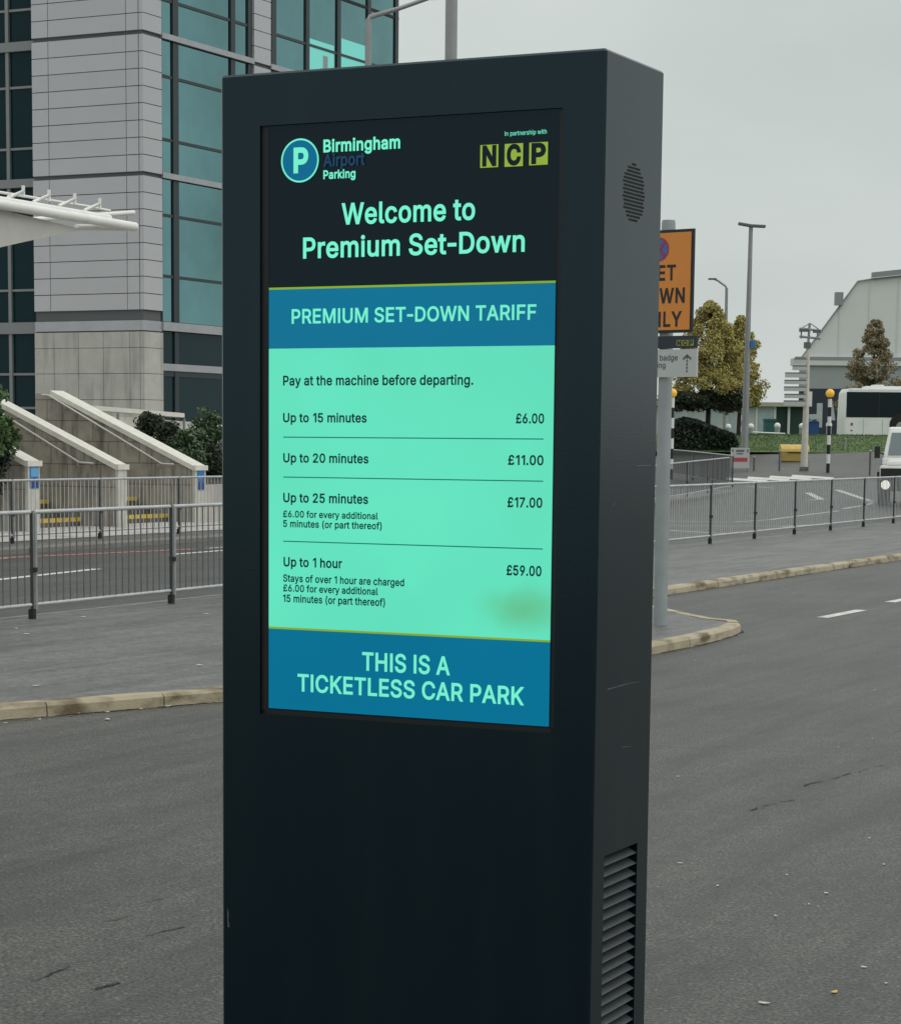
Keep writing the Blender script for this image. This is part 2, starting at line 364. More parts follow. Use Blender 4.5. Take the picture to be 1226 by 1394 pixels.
class MB:
    """collects shapes given in world space; build() links them as ONE mesh object"""
    def __init__(s): s.v, s.f, s.m = [], [], []; s.cur = 0; s.sm = []
    def add(s, vs, fs, smooth=False):
        b = len(s.v); s.v += [Vector(p) for p in vs]
        for f in fs: s.f.append([b + i for i in f]); s.m.append(s.cur); s.sm.append(smooth)
        return s
    def poly(s, pts): return s.add(pts, [list(range(len(pts)))])
    def hexa(s, a):   # 8 points: bottom ring, top ring
        return s.add(a, [(3, 2, 1, 0), (4, 5, 6, 7), (0, 1, 5, 4), (1, 2, 6, 5), (2, 3, 7, 6), (3, 0, 4, 7)])
    def box(s, x0, x1, y0, y1, z0, z1):
        return s.hexa([(x0, y0, z0), (x1, y0, z0), (x1, y1, z0), (x0, y1, z0), (x0, y0, z1), (x1, y0, z1), (x1, y1, z1), (x0, y1, z1)])
    def ubox(s, u0, u1, v0, v1, z0, z1):   # box in road coordinates
        u0, u1 = min(u0, u1), max(u0, u1); v0, v1 = min(v0, v1), max(v0, v1)
        q = [(u0, v0), (u1, v0), (u1, v1), (u0, v1)]
        return s.hexa([W(a, b, z0) for a, b in q] + [W(a, b, z1) for a, b in q])
    def prism(s, pts, ext):
        n = len(pts); ext = Vector(ext); pts = [Vector(p) for p in pts]
        return s.add(pts + [p + ext for p in pts],
                     [list(range(n))[::-1], list(range(n, 2 * n))] + [(i, (i + 1) % n, n + (i + 1) % n, n + i) for i in range(n)])
    def obox(s, c, ax, ay, az):
        c, ax, ay, az = map(Vector, (c, ax, ay, az))
        return s.hexa([c - ax - ay - az, c + ax - ay - az, c + ax + ay - az, c - ax + ay - az,
                       c - ax - ay + az, c + ax - ay + az, c + ax + ay + az, c - ax + ay + az])
    def tube(s, pts, r, n=10, cap=True):
        pts = [Vector(p) for p in pts]; rs = r if isinstance(r, (list, tuple)) else [r] * len(pts)
        vs, fs = [], []
        ref = Vector((0, 0, 1))
        for i, p in enumerate(pts):
            d = (pts[min(i + 1, len(pts) - 1)] - pts[max(i - 1, 0)]).normalized()
            a = d.cross(ref)
            if a.length < .05: a = d.cross(Vector((0, 1, 0)))
            a.normalize(); b = d.cross(a)
            for k in range(n):
                t = 2 * math.pi * k / n
                vs.append(p + (a * math.cos(t) + b * math.sin(t)) * rs[i])
        for i in range(len(pts) - 1):
            for k in range(n):
                fs.append((i * n + k, i * n + (k + 1) % n, (i + 1) * n + (k + 1) % n, (i + 1) * n + k))
        s.add(vs, fs, True)
        if cap:
            L = len(pts) - 1
            s.add([vs[k] for k in range(n)], [list(range(n))]); s.add([vs[L * n + k] for k in range(n)], [list(range(n))[::-1]])
        return s
    def ball(s, c, r, n=16, m=10, sz=1.):
        c = Vector(c); vs = [c + Vector((0, 0, r * sz))]; fs = []
        for j in range(1, m):
            for k in range(n):
                a, b = math.pi * j / m, 2 * math.pi * k / n
                vs.append(c + Vector((r * math.sin(a) * math.cos(b), r * math.sin(a) * math.sin(b), r * sz * math.cos(a))))
        vs.append(c - Vector((0, 0, r * sz)))
        for k in range(n):
            fs.append((0, 1 + k, 1 + (k + 1) % n)); e_ = 1 + (m - 2) * n
            fs.append((e_ + (k + 1) % n, e_ + k, len(vs) - 1))
        for j in range(m - 2):
            for k in range(n):
                fs.append((1 + j * n + k, 1 + (j + 1) * n + k, 1 + (j + 1) * n + (k + 1) % n, 1 + j * n + (k + 1) % n))
        return s.add(vs, fs, True)
    def build(s, name, mats, parent=None, label=None, cat=None, group=None, kind=None, bevel=0, origin=None):
        me = bpy.data.meshes.new(name)
        o = bpy.data.objects.new(name, me); C.objects.link(o)
        inv = Matrix.Identity(4)
        if parent:
            o.parent = parent; MW[o] = MW[parent]; inv = MW[parent].inverted()
        else:
            org = Vector(origin) if origin else Vector((0, 0, 0))
            o.location = org; MW[o] = Matrix.Translation(org); inv = MW[o].inverted()
        me.from_pydata([inv @ p for p in s.v], [], s.f)
        for mm in (mats if isinstance(mats, (list, tuple)) else [mats]): me.materials.append(mm)
        me.polygons.foreach_set('material_index', s.m)
        me.polygons.foreach_set('use_smooth', s.sm)
        bm = bmesh.new(); bm.from_mesh(me); 
        bmesh.ops.recalc_face_normals(bm, faces=bm.faces)
        if bevel:
            bmesh.ops.remove_doubles(bm, verts=bm.verts, dist=1e-5)
            bmesh.ops.bevel(bm, geom=list(bm.edges), offset=bevel, segments=2, profile=.6, affect='EDGES', clamp_overlap=True)
        bm.to_mesh(me); bm.free()
        me.update()
        return tag(o, label, cat, group, kind)

def sheet(name, polys, dz, mats, kind='structure', thick=0.0, **kw):
    """flat surface(s) given as (u, v) outlines laid on the terrain, dz above it"""
    bm = bmesh.new()
    for k, pl in enumerate(polys):
        b2 = bmesh.new()
        f = b2.faces.new([b2.verts.new((a, b, 0)) for a, b in pl])
        for ku, _ in KN[1:-1]:
            bmesh.ops.bisect_plane(b2, geom=b2.verts[:] + b2.edges[:] + b2.faces[:], plane_co=(ku, 0, 0), plane_no=(1, 0, 0))
        for v in b2.verts: v.co.z = terr(v.co.x) + dz
        if thick:
            r = bmesh.ops.extrude_face_region(b2, geom=b2.faces[:])
            for v in [g for g in r['geom'] if isinstance(g, bmesh.types.BMVert)]: v.co.z -= thick
        bmesh.ops.triangulate(b2, faces=b2.faces[:])
        mp = {}
        for v in b2.verts: mp[v] = bm.verts.new(W(v.co.x, v.co.y, v.co.z))
        for f in b2.faces: bm.faces.new([mp[v] for v in f.verts])
        b2.free()
    bmesh.ops.recalc_face_normals(bm, faces=bm.faces[:])
    if not thick:
        for f in bm.faces:
            if f.normal.z < 0: f.normal_flip()
    me = bpy.data.meshes.new(name); bm.to_mesh(me); bm.free()
    me.materials.append(mats)
    o = bpy.data.objects.new(name, me); C.objects.link(o)
    return tag(o, kind=kind, **kw)

# ------------------------------------------------------------------ lettering (outlines of a plain grotesque)
GLYPHS = {'(':'273|89 207 90 244 94 283 101 324 109 364 119 403 132 441 145 477 160 510 177 539 236 539 219 503 204 466 191 428 179 390 169 351 161 313 156 276 152 241 151 207 152 176 155 145 160 115 167 83 177 50 188 16 202 -19 218 -57 236 -96 177 -96 150 -46 128 4 111 55 99 106 92 156',
')':'273|37 -96 56 -56 72 -18 86 18 97 52 106 85 113 116 118 147 121 177 122 207 121 241 117 276 112 313 104 351 94 390 82 428 69 466 54 503 37 539 97 539 113 510 128 477 142 441 154 403 164 364 173 323 179 283 183 244 184 207 182 156 174 104 161 53 144 3 123 -47 97 -96',
'-':'453|337 244 337 188 114 188 114 244',
'.':'188|95 -4 83 -3 73 1 63 9 55 18 51 29 50 41 51 53 55 64 63 73 73 81 83 85 95 87 107 85 118 81 128 73 135 64 140 53 141 41 140 29 135 18 128 9 118 1 107 -3',
'0':'453|227 -7 191 -3 158 7 130 24 105 48 85 77 69 113 57 155 50 202 48 254 50 306 57 353 69 395 85 431 106 461 130 484 159 502 191 512 227 516 262 512 295 502 323 484 348 461 368 431 384 395 396 353 403 306 405 254 403 202 396 155 384 113 368 77 348 48 323 24 295 7 263 -3|227 50 250 52 271 60 290 74 306 92 320 116 330 144 338 176 342 213 344 254 342 295 338 332 330 365 320 393 306 416 290 435 271 449 250 457 227 460 203 457 182 449 163 435 147 416 134 393 123 365 115 332 111 295 109 254 111 213 115 176 123 144 134 116 147 92 163 74 182 60 203 52',
'1':'453|76 0 76 55 391 55 391 0|276 509 276 0 212 0 212 448 209 448 86 358 86 427 198 509',
'2':'453|64 0 64 47 234 229 252 248 268 266 282 282 294 298 303 312 311 327 316 341 319 356 320 371 319 389 315 405 308 419 298 431 287 441 273 449 258 455 241 458 224 460 205 458 188 454 172 447 159 438 148 427 139 413 132 398 128 381 127 362 66 362 68 391 75 418 86 442 102 464 121 482 143 496 168 507 196 513 225 516 254 513 281 507 306 497 328 482 346 465 361 445 372 423 379 398 381 372 380 354 377 336 371 318 363 299 351 280 336 259 317 235 294 209 267 180 153 60 153 57 389 57 389 0',
'5':'453|221 -7 192 -5 165 1 140 11 118 25 99 41 83 60 71 82 63 105 60 130 122 130 125 115 130 102 138 89 148 78 160 68 173 60 188 54 204 51 221 50 241 51 259 56 276 64 291 75 304 89 314 104 322 122 326 141 328 162 326 183 321 203 314 221 303 237 290 251 275 262 257 270 238 275 218 277 201 276 184 273 167 268 152 262 139 255 128 246 67 253 96 509 366 509 366 452 151 452 134 301 136 301 148 311 162 318 178 325 194 330 212 333 229 334 252 332 274 328 294 321 313 311 330 299 345 285 358 269 370 251 379 231 386 210 390 187 391 163 388 132 381 102 369 76 352 52 332 32 309 15 282 3 253 -4',
'6':'453|226 -7 196 -4 168 3 142 15 119 31 100 51 84 74 73 101 66 130 64 162 65 187 71 212 80 239 93 268 112 302 137 340 252 509 322 509 151 261 145 261 151 270 157 279 165 288 174 295 184 302 196 307 208 311 221 313 235 314 265 312 291 305 316 295 337 280 355 262 370 240 380 215 387 187 389 157 387 127 379 98 368 73 352 50 333 30 310 14 284 3 257 -4|226 48 245 50 263 55 279 63 293 73 304 86 314 101 322 119 326 137 327 157 326 178 322 196 314 213 304 228 293 241 279 251 263 259 245 264 226 265 207 264 190 259 174 252 160 241 148 229 138 214 131 197 126 179 125 158 126 138 131 119 138 102 148 86 160 73 174 63 190 55 207 50',
'7':'453|97 0 323 448 323 452 62 452 62 509 391 509 391 449 165 0',
'9':'453|226 516 256 513 285 506 310 494 333 478 352 458 368 434 380 408 387 378 389 347 387 322 382 296 373 270 359 240 340 207 315 168 200 0 130 0 301 248 307 248 302 238 295 229 287 221 278 214 268 207 257 202 245 198 232 195 218 195 188 197 161 203 137 214 116 229 98 247 83 269 72 294 66 321 64 352 66 382 73 411 85 436 101 459 120 479 143 494 168 506 196 513|226 460 207 459 190 454 174 446 160 435 148 423 138 407 131 390 127 372 125 352 127 331 131 313 138 295 148 280 160 268 174 257 190 250 207 245 226 243 245 245 263 249 279 257 293 267 305 280 314 295 322 312 326 330 327 350 326 371 322 390 314 407 305 422 293 435 279 446 263 454 245 459',
'A':'480|16 0 201 509 276 509 463 0 395 0 287 302 280 323 272 346 264 372 255 402 244 438 232 478 245 478 233 437 222 402 213 371 204 345 197 322 191 302 85 0|110 142 110 199 370 199 370 142',
'B':'456|60 0 60 509 241 509 274 507 304 501 329 491 350 477 367 461 381 442 390 421 396 398 398 374 397 353 393 336 387 320 378 307 368 295 356 286 343 278 329 272 315 267 315 262 331 260 347 254 363 245 378 234 391 220 402 203 411 184 416 161 418 136 416 111 410 88 400 67 386 48 368 31 344 18 317 8 284 2 247 0|125 57 245 57 281 60 309 67 330 80 344 96 353 115 355 137 354 153 350 169 342 184 333 197 320 209 306 218 289 225 269 229 248 231 125 231|125 285 238 285 256 287 273 290 288 296 302 304 314 314 323 326 330 340 335 355 336 372 333 393 326 412 313 429 294 442 270 449 240 452 125 452',
'C':'510|267 -7 225 -3 186 7 150 25 119 49 92 79 70 115 53 157 44 203 40 254 44 305 53 352 70 393 92 429 119 459 150 484 186 501 225 512 267 516 293 514 317 511 340 504 362 496 383 485 402 471 419 456 435 438 448 418 459 397 467 373 473 348 408 348 404 365 397 380 389 395 380 407 369 418 357 428 344 437 330 444 315 449 300 453 284 455 267 456 237 453 209 445 184 432 161 414 141 391 125 364 113 332 106 295 103 254 106 213 113 177 125 145 141 117 161 94 184 76 210 63 237 56 267 53 284 54 300 56 315 60 330 65 344 72 357 81 369 90 380 102 389 114 397 128 404 144 408 160 473 160 467 135 459 112 448 91 435 71 420 53 402 38 383 24 363 13 341 5 317 -2 293 -6',
'D':'502|219 0 96 0 96 57 215 57 254 60 288 68 318 81 343 99 363 122 379 149 390 181 397 216 399 255 397 294 390 329 379 361 364 388 344 410 320 428 291 441 258 449 221 452 93 452 93 509 225 509 273 505 315 495 353 478 385 455 412 426 433 391 449 351 458 306 462 255 458 205 449 159 433 119 411 83 384 54 351 31 312 14 268 3|125 509 125 0 60 0 60 509',
'E':'419|60 0 60 509 372 509 372 452 125 452 125 286 355 286 355 229 125 229 125 57 375 57 375 0',
'F':'410|60 0 60 509 369 509 369 452 125 452 125 278 346 278 346 221 125 221 125 0',
'H':'517|60 0 60 509 125 509 125 289 392 289 392 509 457 509 457 0 392 0 392 232 125 232 125 0',
'I':'300|31 0 31 57 118 57 118 452 31 452 31 509 269 509 269 452 183 452 183 57 269 57 269 0',
'K':'467|104 145 104 216 116 231 128 246 139 261 151 275 162 289 174 303 187 317 199 331 212 344 364 509 448 509 231 276 228 276|60 0 60 509 125 509 125 334 124 225 125 193 125 0|372 0 188 259 228 309 449 0',
'L':'393|60 0 60 509 125 509 125 57 361 57 361 0',
'M':'628|60 0 60 509 152 509 277 187 280 179 284 170 287 159 299 123 303 110 307 97 311 84 315 71 319 60 322 49 307 49 318 83 330 121 334 134 338 146 342 158 346 169 349 179 352 187 476 509 568 509 568 0 504 0 504 291 504 327 505 340 505 354 505 369 506 413 507 457 513 457 508 441 503 425 498 409 482 363 477 348 472 335 467 322 463 310 459 300 456 291 342 0 286 0 170 291 167 300 163 310 159 321 145 361 140 376 134 392 129 408 124 424 118 441 112 457 119 457 120 416 121 372 122 328 122 315 122 302 122 291 122 0',
'N':'523|60 0 60 509 136 509 343 183 349 174 355 163 363 151 371 137 379 122 388 107 396 90 405 73 414 55 405 54 403 72 402 90 401 108 400 126 399 142 399 157 399 195 399 509 463 509 463 0 387 0 202 290 194 303 186 317 177 331 168 346 159 363 148 381 108 452 119 454 122 384 123 363 124 345 124 328 125 313 125 301 125 291 125 0',
'O':'533|267 -7 225 -3 186 7 150 25 119 49 92 79 70 115 53 157 44 203 40 254 44 305 53 352 70 393 92 429 119 459 150 484 186 501 225 512 267 516 309 512 348 501 384 484 415 459 442 429 464 393 480 352 490 305 493 254 490 203 480 157 464 115 442 79 415 49 384 25 348 7 309 -3|267 53 296 55 324 63 349 76 372 94 392 116 408 144 420 176 428 213 430 254 428 295 420 332 408 365 392 392 372 415 349 433 324 446 296 453 267 456 237 453 210 445 184 433 161 415 142 392 125 364 113 332 106 295 103 254 106 213 113 176 125 144 142 117 161 94 184 76 210 63 237 55',
'P':'445|60 0 60 509 235 509 272 506 305 499 332 487 356 471 375 452 390 430 400 404 407 377 409 348 407 318 400 291 390 265 375 243 356 223 332 207 305 195 272 188 235 186 109 186 109 242 233 242 257 244 279 248 297 256 312 266 324 279 333 294 339 310 343 328 344 348 343 367 339 385 333 402 324 416 312 428 297 439 279 446 257 451 232 452 125 452 125 0',
'R':'449|60 0 60 509 236 509 273 506 305 500 333 489 356 473 376 455 390 433 401 408 407 381 409 352 407 323 401 296 390 271 376 250 356 232 333 217 305 206 273 200 236 198 96 198 96 255 234 255 258 256 280 260 298 267 313 276 325 287 334 300 340 316 344 333 345 352 344 371 340 389 334 405 325 419 313 430 298 440 279 446 258 451 233 452 125 452 125 0|353 0 230 229 303 229 428 0',
'S':'447|224 -9 188 -7 156 -1 128 9 102 23 81 40 64 60 51 83 42 109 38 137 104 137 108 118 114 102 123 88 136 76 150 66 166 59 185 53 204 50 224 49 246 50 267 54 286 60 303 69 317 79 329 92 338 106 344 122 346 139 344 154 340 168 332 179 322 189 310 197 296 205 280 211 263 217 245 222 184 239 145 253 112 269 86 289 67 313 56 341 52 372 54 400 62 425 75 448 92 468 113 484 138 498 165 508 195 514 227 516 259 514 289 508 316 498 340 484 360 468 377 449 390 427 398 403 401 378 337 378 332 402 320 421 302 437 280 449 254 456 225 459 204 457 185 454 167 448 152 440 139 430 129 418 121 405 117 391 115 376 117 359 122 345 131 334 142 324 155 315 169 308 184 302 198 297 212 293 264 279 279 275 295 270 312 264 328 256 344 248 359 238 372 226 384 213 395 198 402 180 407 161 408 139 406 112 399 87 386 64 370 43 349 25 323 11 294 0 261 -7',
'T':'449|32 452 32 509 417 509 417 452 257 452 257 0 193 0 193 452',
'U':'517|259 -8 220 -6 186 2 154 15 126 33 103 55 85 80 71 108 63 140 60 173 60 509 124 509 124 178 126 155 132 133 141 113 153 95 169 80 187 68 208 59 232 53 259 52 285 53 309 59 331 68 349 80 364 95 377 113 385 133 391 155 393 178 393 509 457 509 457 173 454 140 446 108 433 80 414 55 391 33 363 15 332 2 297 -6',
'W':'686|155 0 16 509 82 509 163 196 167 179 172 162 175 145 179 128 183 111 187 94 190 76 194 58 197 40 189 40 193 58 196 76 200 94 203 111 207 128 211 145 215 162 220 179 224 196 306 509 380 509 462 196 466 179 470 162 474 145 478 128 482 111 486 94 490 76 494 58 497 40 488 40 492 58 495 76 499 94 503 111 506 128 510 145 523 196 603 509 670 509 530 0 455 0 368 323 362 345 357 368 351 391 346 417 341 445 336 475 350 475 345 446 340 420 335 395 330 371 324 347 318 323 230 0',
'Y':'472|203 0 203 208 16 509 91 509 192 344 203 327 213 309 222 292 231 274 240 254 250 230 224 230 233 254 242 275 251 293 260 310 270 327 280 344 381 509 455 509 268 208 268 0',
'a':'389|160 -9 137 -7 115 -3 94 5 76 15 60 29 48 45 38 63 32 84 30 108 32 128 36 146 43 161 53 174 64 184 78 193 92 200 108 206 125 211 143 214 161 217 178 220 200 223 218 225 234 227 247 229 257 231 265 235 271 240 274 246 276 255 276 257 275 272 272 285 267 297 260 307 251 315 240 322 227 327 212 330 196 331 178 330 163 327 149 322 137 316 127 309 118 301 110 292 104 283 100 274 41 291 51 313 64 331 79 346 95 358 114 368 133 375 153 380 173 383 194 384 208 384 223 382 239 379 255 375 271 369 286 360 300 350 312 336 322 320 330 301 335 278 337 251 337 0 277 0 277 52 272 52 267 43 260 34 252 25 242 16 229 8 215 1 199 -4 181 -7|170 45 192 47 211 51 228 59 242 68 254 80 263 93 270 108 274 122 276 138 276 190 272 187 267 184 259 182 251 180 241 178 231 176 221 174 210 173 200 171 175 168 161 166 147 163 134 159 122 153 112 147 103 139 97 130 93 118 92 105 93 93 96 82 102 72 109 64 119 57 130 52 142 48 156 46',
'b':'424|229 -8 208 -7 189 -3 172 4 159 12 147 21 138 31 130 41 123 50 118 59 112 59 112 0 53 0 53 509 114 509 114 319 118 319 123 327 130 336 137 346 147 355 158 364 171 373 188 379 207 383 229 384 259 382 287 374 313 361 335 342 354 320 370 293 381 261 388 227 390 189 388 151 381 116 370 84 355 57 336 34 313 16 288 3 260 -6|220 47 242 49 262 55 279 66 294 80 306 97 316 117 323 139 327 163 328 189 327 215 323 239 316 261 307 281 295 298 280 311 262 322 243 328 220 330 198 328 178 322 161 312 147 299 134 282 125 263 118 241 114 216 113 189 114 162 118 138 125 115 135 95 147 78 162 65 179 55 198 49',
'c':'396|207 -8 174 -5 144 3 117 16 93 35 72 58 56 85 44 116 37 150 34 187 37 225 44 260 56 291 72 318 93 341 117 360 144 374 174 382 207 384 226 384 243 381 260 377 276 371 291 364 305 356 318 346 330 335 340 322 349 308 356 293 362 277 303 262 300 272 295 281 290 289 284 297 278 304 270 311 261 316 252 321 242 325 231 328 220 329 207 330 184 328 163 321 145 310 130 296 118 278 108 258 102 236 98 212 96 187 98 163 102 139 108 117 118 97 130 80 145 66 163 55 184 49 207 46 220 47 232 49 243 52 253 55 262 60 271 66 279 73 285 80 292 89 297 98 301 107 304 117 363 102 357 86 350 70 341 56 331 43 319 32 306 21 292 12 277 5 261 -1 244 -5 226 -7',
'd':'424|195 -8 165 -6 137 3 111 16 89 34 70 57 55 84 43 116 36 151 34 189 36 227 43 261 55 293 70 320 89 342 112 361 137 374 165 382 196 384 218 383 237 379 253 373 267 364 278 355 287 346 295 336 301 327 306 319 311 319 311 509 372 509 372 0 313 0 313 59 307 59 301 50 295 41 287 31 277 21 266 12 252 4 236 -3 217 -7|205 47 226 49 246 55 263 65 278 78 290 95 299 115 306 138 310 162 312 189 310 216 306 241 300 263 290 282 278 299 263 312 246 322 227 328 205 330 182 328 162 322 145 311 130 298 118 281 108 261 102 239 98 215 96 189 98 163 102 139 109 117 118 97 130 80 145 66 162 55 182 49',
'e':'404|212 -8 177 -5 145 3 117 16 92 35 72 58 56 85 44 116 37 150 34 187 36 224 44 258 55 290 71 317 91 340 115 359 142 373 172 382 205 384 226 383 246 380 266 374 285 366 303 355 319 341 334 324 347 305 357 282 365 256 370 227 371 194 371 169 75 169 75 221 338 221 310 202 308 226 304 248 298 269 288 286 277 301 263 314 246 323 227 328 205 330 183 328 164 323 146 313 131 301 119 286 109 270 102 251 97 231 96 211 96 178 98 151 102 127 110 106 121 88 135 73 151 61 169 53 190 48 212 46 227 47 241 49 254 53 265 58 276 65 285 73 294 82 300 93 306 105 365 91 358 72 348 55 335 39 320 26 302 14 283 4 261 -3 237 -7',
'f':'254|228 379 228 327 6 327 6 379|81 0 81 432 82 452 87 470 96 486 107 499 120 510 135 519 152 525 169 529 187 530 201 530 212 529 222 527 231 525 238 523 243 521 227 468 224 470 220 471 215 472 209 473 202 474 195 474 178 472 164 468 154 460 147 449 143 435 142 419 142 0',
'g':'425|207 -151 180 -149 156 -146 134 -140 114 -132 97 -122 82 -110 70 -97 59 -84 51 -69 101 -41 107 -49 114 -57 122 -66 131 -74 142 -82 154 -88 169 -93 187 -96 207 -97 236 -95 261 -87 282 -75 298 -58 308 -34 311 -6 311 68 306 68 301 60 294 51 287 41 277 32 266 23 252 16 236 10 217 6 195 5 165 7 138 14 113 27 90 43 71 65 55 90 43 120 36 154 34 191 36 229 43 263 55 293 71 320 90 342 112 361 138 374 166 382 196 384 218 383 237 379 253 373 267 365 279 356 288 346 296 336 302 327 308 319 313 319 313 379 372 379 372 -9 370 -40 363 -67 350 -90 334 -109 314 -124 291 -136 265 -144 237 -149|205 59 227 61 246 66 264 75 278 87 290 103 300 121 307 142 311 166 312 193 311 219 307 242 300 264 291 283 279 299 264 312 247 322 227 328 205 330 182 328 163 322 145 312 130 298 118 282 109 262 102 241 98 218 96 193 98 167 102 144 109 123 118 104 131 88 145 76 163 66 183 61',
'h':'410|114 227 114 0 53 0 53 509 114 509 114 287 102 287 116 319 132 344 152 362 175 374 200 382 227 384 252 383 275 377 295 369 313 356 328 340 341 321 350 298 355 271 357 240 357 0 296 0 296 235 293 263 286 286 273 304 256 318 235 326 210 329 192 328 176 324 161 317 147 308 136 297 126 283 119 266 115 248',
'i':'167|53 0 53 379 114 379 114 0|84 443 73 444 63 448 54 455 47 463 43 472 41 483 43 494 47 504 54 512 63 518 73 522 84 524 95 522 105 518 114 512 121 504 125 494 126 483 125 472 121 463 114 455 105 448 95 444',
'k':'381|110 137 110 212 121 212 284 379 360 379 184 199 177 199|53 0 53 509 114 509 114 0|294 0 148 186 191 229 372 0',
'l':'189|139 -2 112 0 91 8 74 20 62 37 55 59 53 84 53 509 114 509 114 99 114 83 117 71 120 62 126 57 135 53 146 52 152 52 157 52 160 53 164 53 167 54 170 54 181 3 175 1 169 0 162 -1 154 -2 147 -2',
'm':'610|53 0 53 379 112 379 112 295 108 295 114 314 122 331 132 346 144 358 158 368 172 376 187 382 203 385 219 386 245 383 268 375 287 361 303 342 314 320 321 295 312 295 318 312 326 329 337 343 350 356 364 366 381 375 398 381 417 385 437 386 458 385 478 380 497 372 514 361 529 346 541 328 550 307 555 283 557 255 557 0 496 0 496 254 493 279 485 298 473 313 456 323 438 329 419 330 402 329 387 326 374 320 363 312 353 302 345 290 340 277 336 263 335 247 335 0 274 0 274 260 272 280 265 297 253 311 238 322 220 328 199 330 185 329 171 326 158 320 145 312 135 302 126 289 119 274 115 257 114 238 114 0',
'n':'410|114 227 114 0 53 0 53 379 112 379 112 287 102 287 116 319 132 344 152 362 175 374 200 382 227 384 252 383 275 377 295 369 313 356 328 340 341 321 350 298 355 271 357 240 357 0 296 0 296 235 293 263 286 286 273 304 256 318 235 326 210 329 192 328 176 324 161 317 147 308 136 297 126 283 119 266 115 248',
'o':'415|207 -8 174 -5 144 3 117 16 93 35 72 58 56 85 44 116 37 150 34 187 37 225 44 260 56 291 72 318 93 341 117 360 144 374 174 382 207 384 241 382 271 374 299 360 323 341 343 318 359 291 371 260 379 225 381 187 379 150 371 116 359 85 343 58 323 35 299 16 271 3 241 -5|207 46 231 49 252 55 270 66 285 80 298 97 307 117 314 139 318 163 319 187 318 212 314 236 307 258 298 278 285 296 270 310 252 321 231 328 207 330 184 328 163 321 145 310 130 296 118 278 108 258 102 236 98 212 96 187 98 163 102 139 108 117 118 97 130 80 145 66 163 55 184 49',
'p':'424|53 -143 53 379 112 379 112 319 118 319 123 327 130 336 137 346 147 355 158 364 171 373 188 379 207 383 229 384 259 382 287 374 313 361 335 342 354 320 370 293 381 261 388 227 390 189 388 151 381 116 370 84 355 57 336 34 313 16 288 3 260 -6 229 -8 208 -7 189 -3 173 4 159 12 147 21 138 31 130 41 124 50 118 59 114 59 114 -143|220 47 242 49 262 55 279 66 294 80 306 97 316 117 323 139 327 163 328 189 327 215 323 239 316 261 307 281 295 298 280 311 262 322 243 328 220 330 198 328 178 322 161 312 147 299 134 282 125 263 118 241 114 216 113 189 114 162 118 138 125 115 135 95 147 78 162 65 179 55 198 49',
'r':'259|53 0 53 379 112 379 112 321 115 321 124 339 137 354 152 367 171 377 191 383 213 385 218 385 223 385 229 384 243 384 243 322 241 323 236 324 230 324 223 325 215 326 207 326 190 324 174 321 159 315 146 306 135 296 126 284 119 269 115 254 114 237 114 0',
's':'365|182 -8 157 -7 133 -3 112 3 93 12 76 24 62 38 50 54 41 73 36 94 94 107 101 87 111 72 124 60 141 52 160 47 181 45 206 47 227 53 244 62 258 74 265 88 268 103 266 115 262 126 254 136 243 144 229 150 212 155 149 170 118 180 92 192 72 208 58 227 50 249 47 274 49 295 55 314 65 332 79 347 95 360 115 370 137 378 161 383 187 384 212 383 234 379 254 372 271 363 286 352 299 339 309 324 318 308 324 290 268 277 262 291 254 304 243 316 228 325 210 331 187 333 166 331 147 326 131 317 119 305 111 292 109 277 110 264 115 253 124 243 136 235 152 229 172 223 229 209 261 200 287 187 306 171 320 153 328 131 331 107 329 85 323 65 312 47 298 31 281 18 260 6 236 -2 210 -7',
't':'227|204 379 204 327 6 327 6 379|65 471 126 471 126 98 127 83 130 70 136 61 144 55 156 51 170 50 175 50 180 50 185 51 191 52 197 53 202 54 213 2 207 0 200 -2 192 -3 184 -3 176 -4 168 -4 138 -1 113 7 92 21 77 41 68 64 65 93',
'u':'410|182 -5 158 -3 135 2 115 11 97 23 82 39 69 59 60 82 54 109 53 139 53 379 114 379 114 144 116 117 124 94 137 75 154 61 175 53 200 50 218 51 234 55 249 62 263 71 274 83 283 97 290 113 295 132 296 153 296 379 357 379 357 0 298 0 298 92 307 92 294 60 277 35 257 17 234 5 209 -3',
'v':'389|163 0 17 379 84 379 165 155 173 132 180 110 187 87 193 64 199 42 206 21 184 21 191 42 197 64 203 87 209 110 216 132 224 155 305 379 371 379 226 0',
'w':'567|138 0 23 379 87 379 133 214 140 190 147 164 154 137 161 107 168 75 175 41 165 41 172 74 179 105 186 135 192 163 199 189 206 214 252 379 316 379 362 214 368 189 375 163 382 136 388 106 395 75 402 41 391 41 399 75 406 106 413 135 420 163 427 189 434 214 480 379 545 379 429 0 368 0 319 172 305 225 300 243 295 262 291 280 277 338 291 338 277 280 272 262 267 243 263 225 258 207 253 189 248 172 199 0',
'y':'389|47 -139 61 -86 71 -87 83 -89 94 -90 104 -89 113 -86 122 -81 130 -74 138 -64 145 -51 151 -36 163 -1 17 379 84 379 165 155 173 132 180 109 187 87 193 64 199 42 206 21 184 21 190 42 196 64 202 87 209 110 216 132 224 155 305 379 371 379 204 -58 196 -77 187 -93 177 -107 165 -119 153 -128 139 -136 125 -141 109 -144 91 -145 82 -145 73 -144 65 -143 57 -142 52 -140',
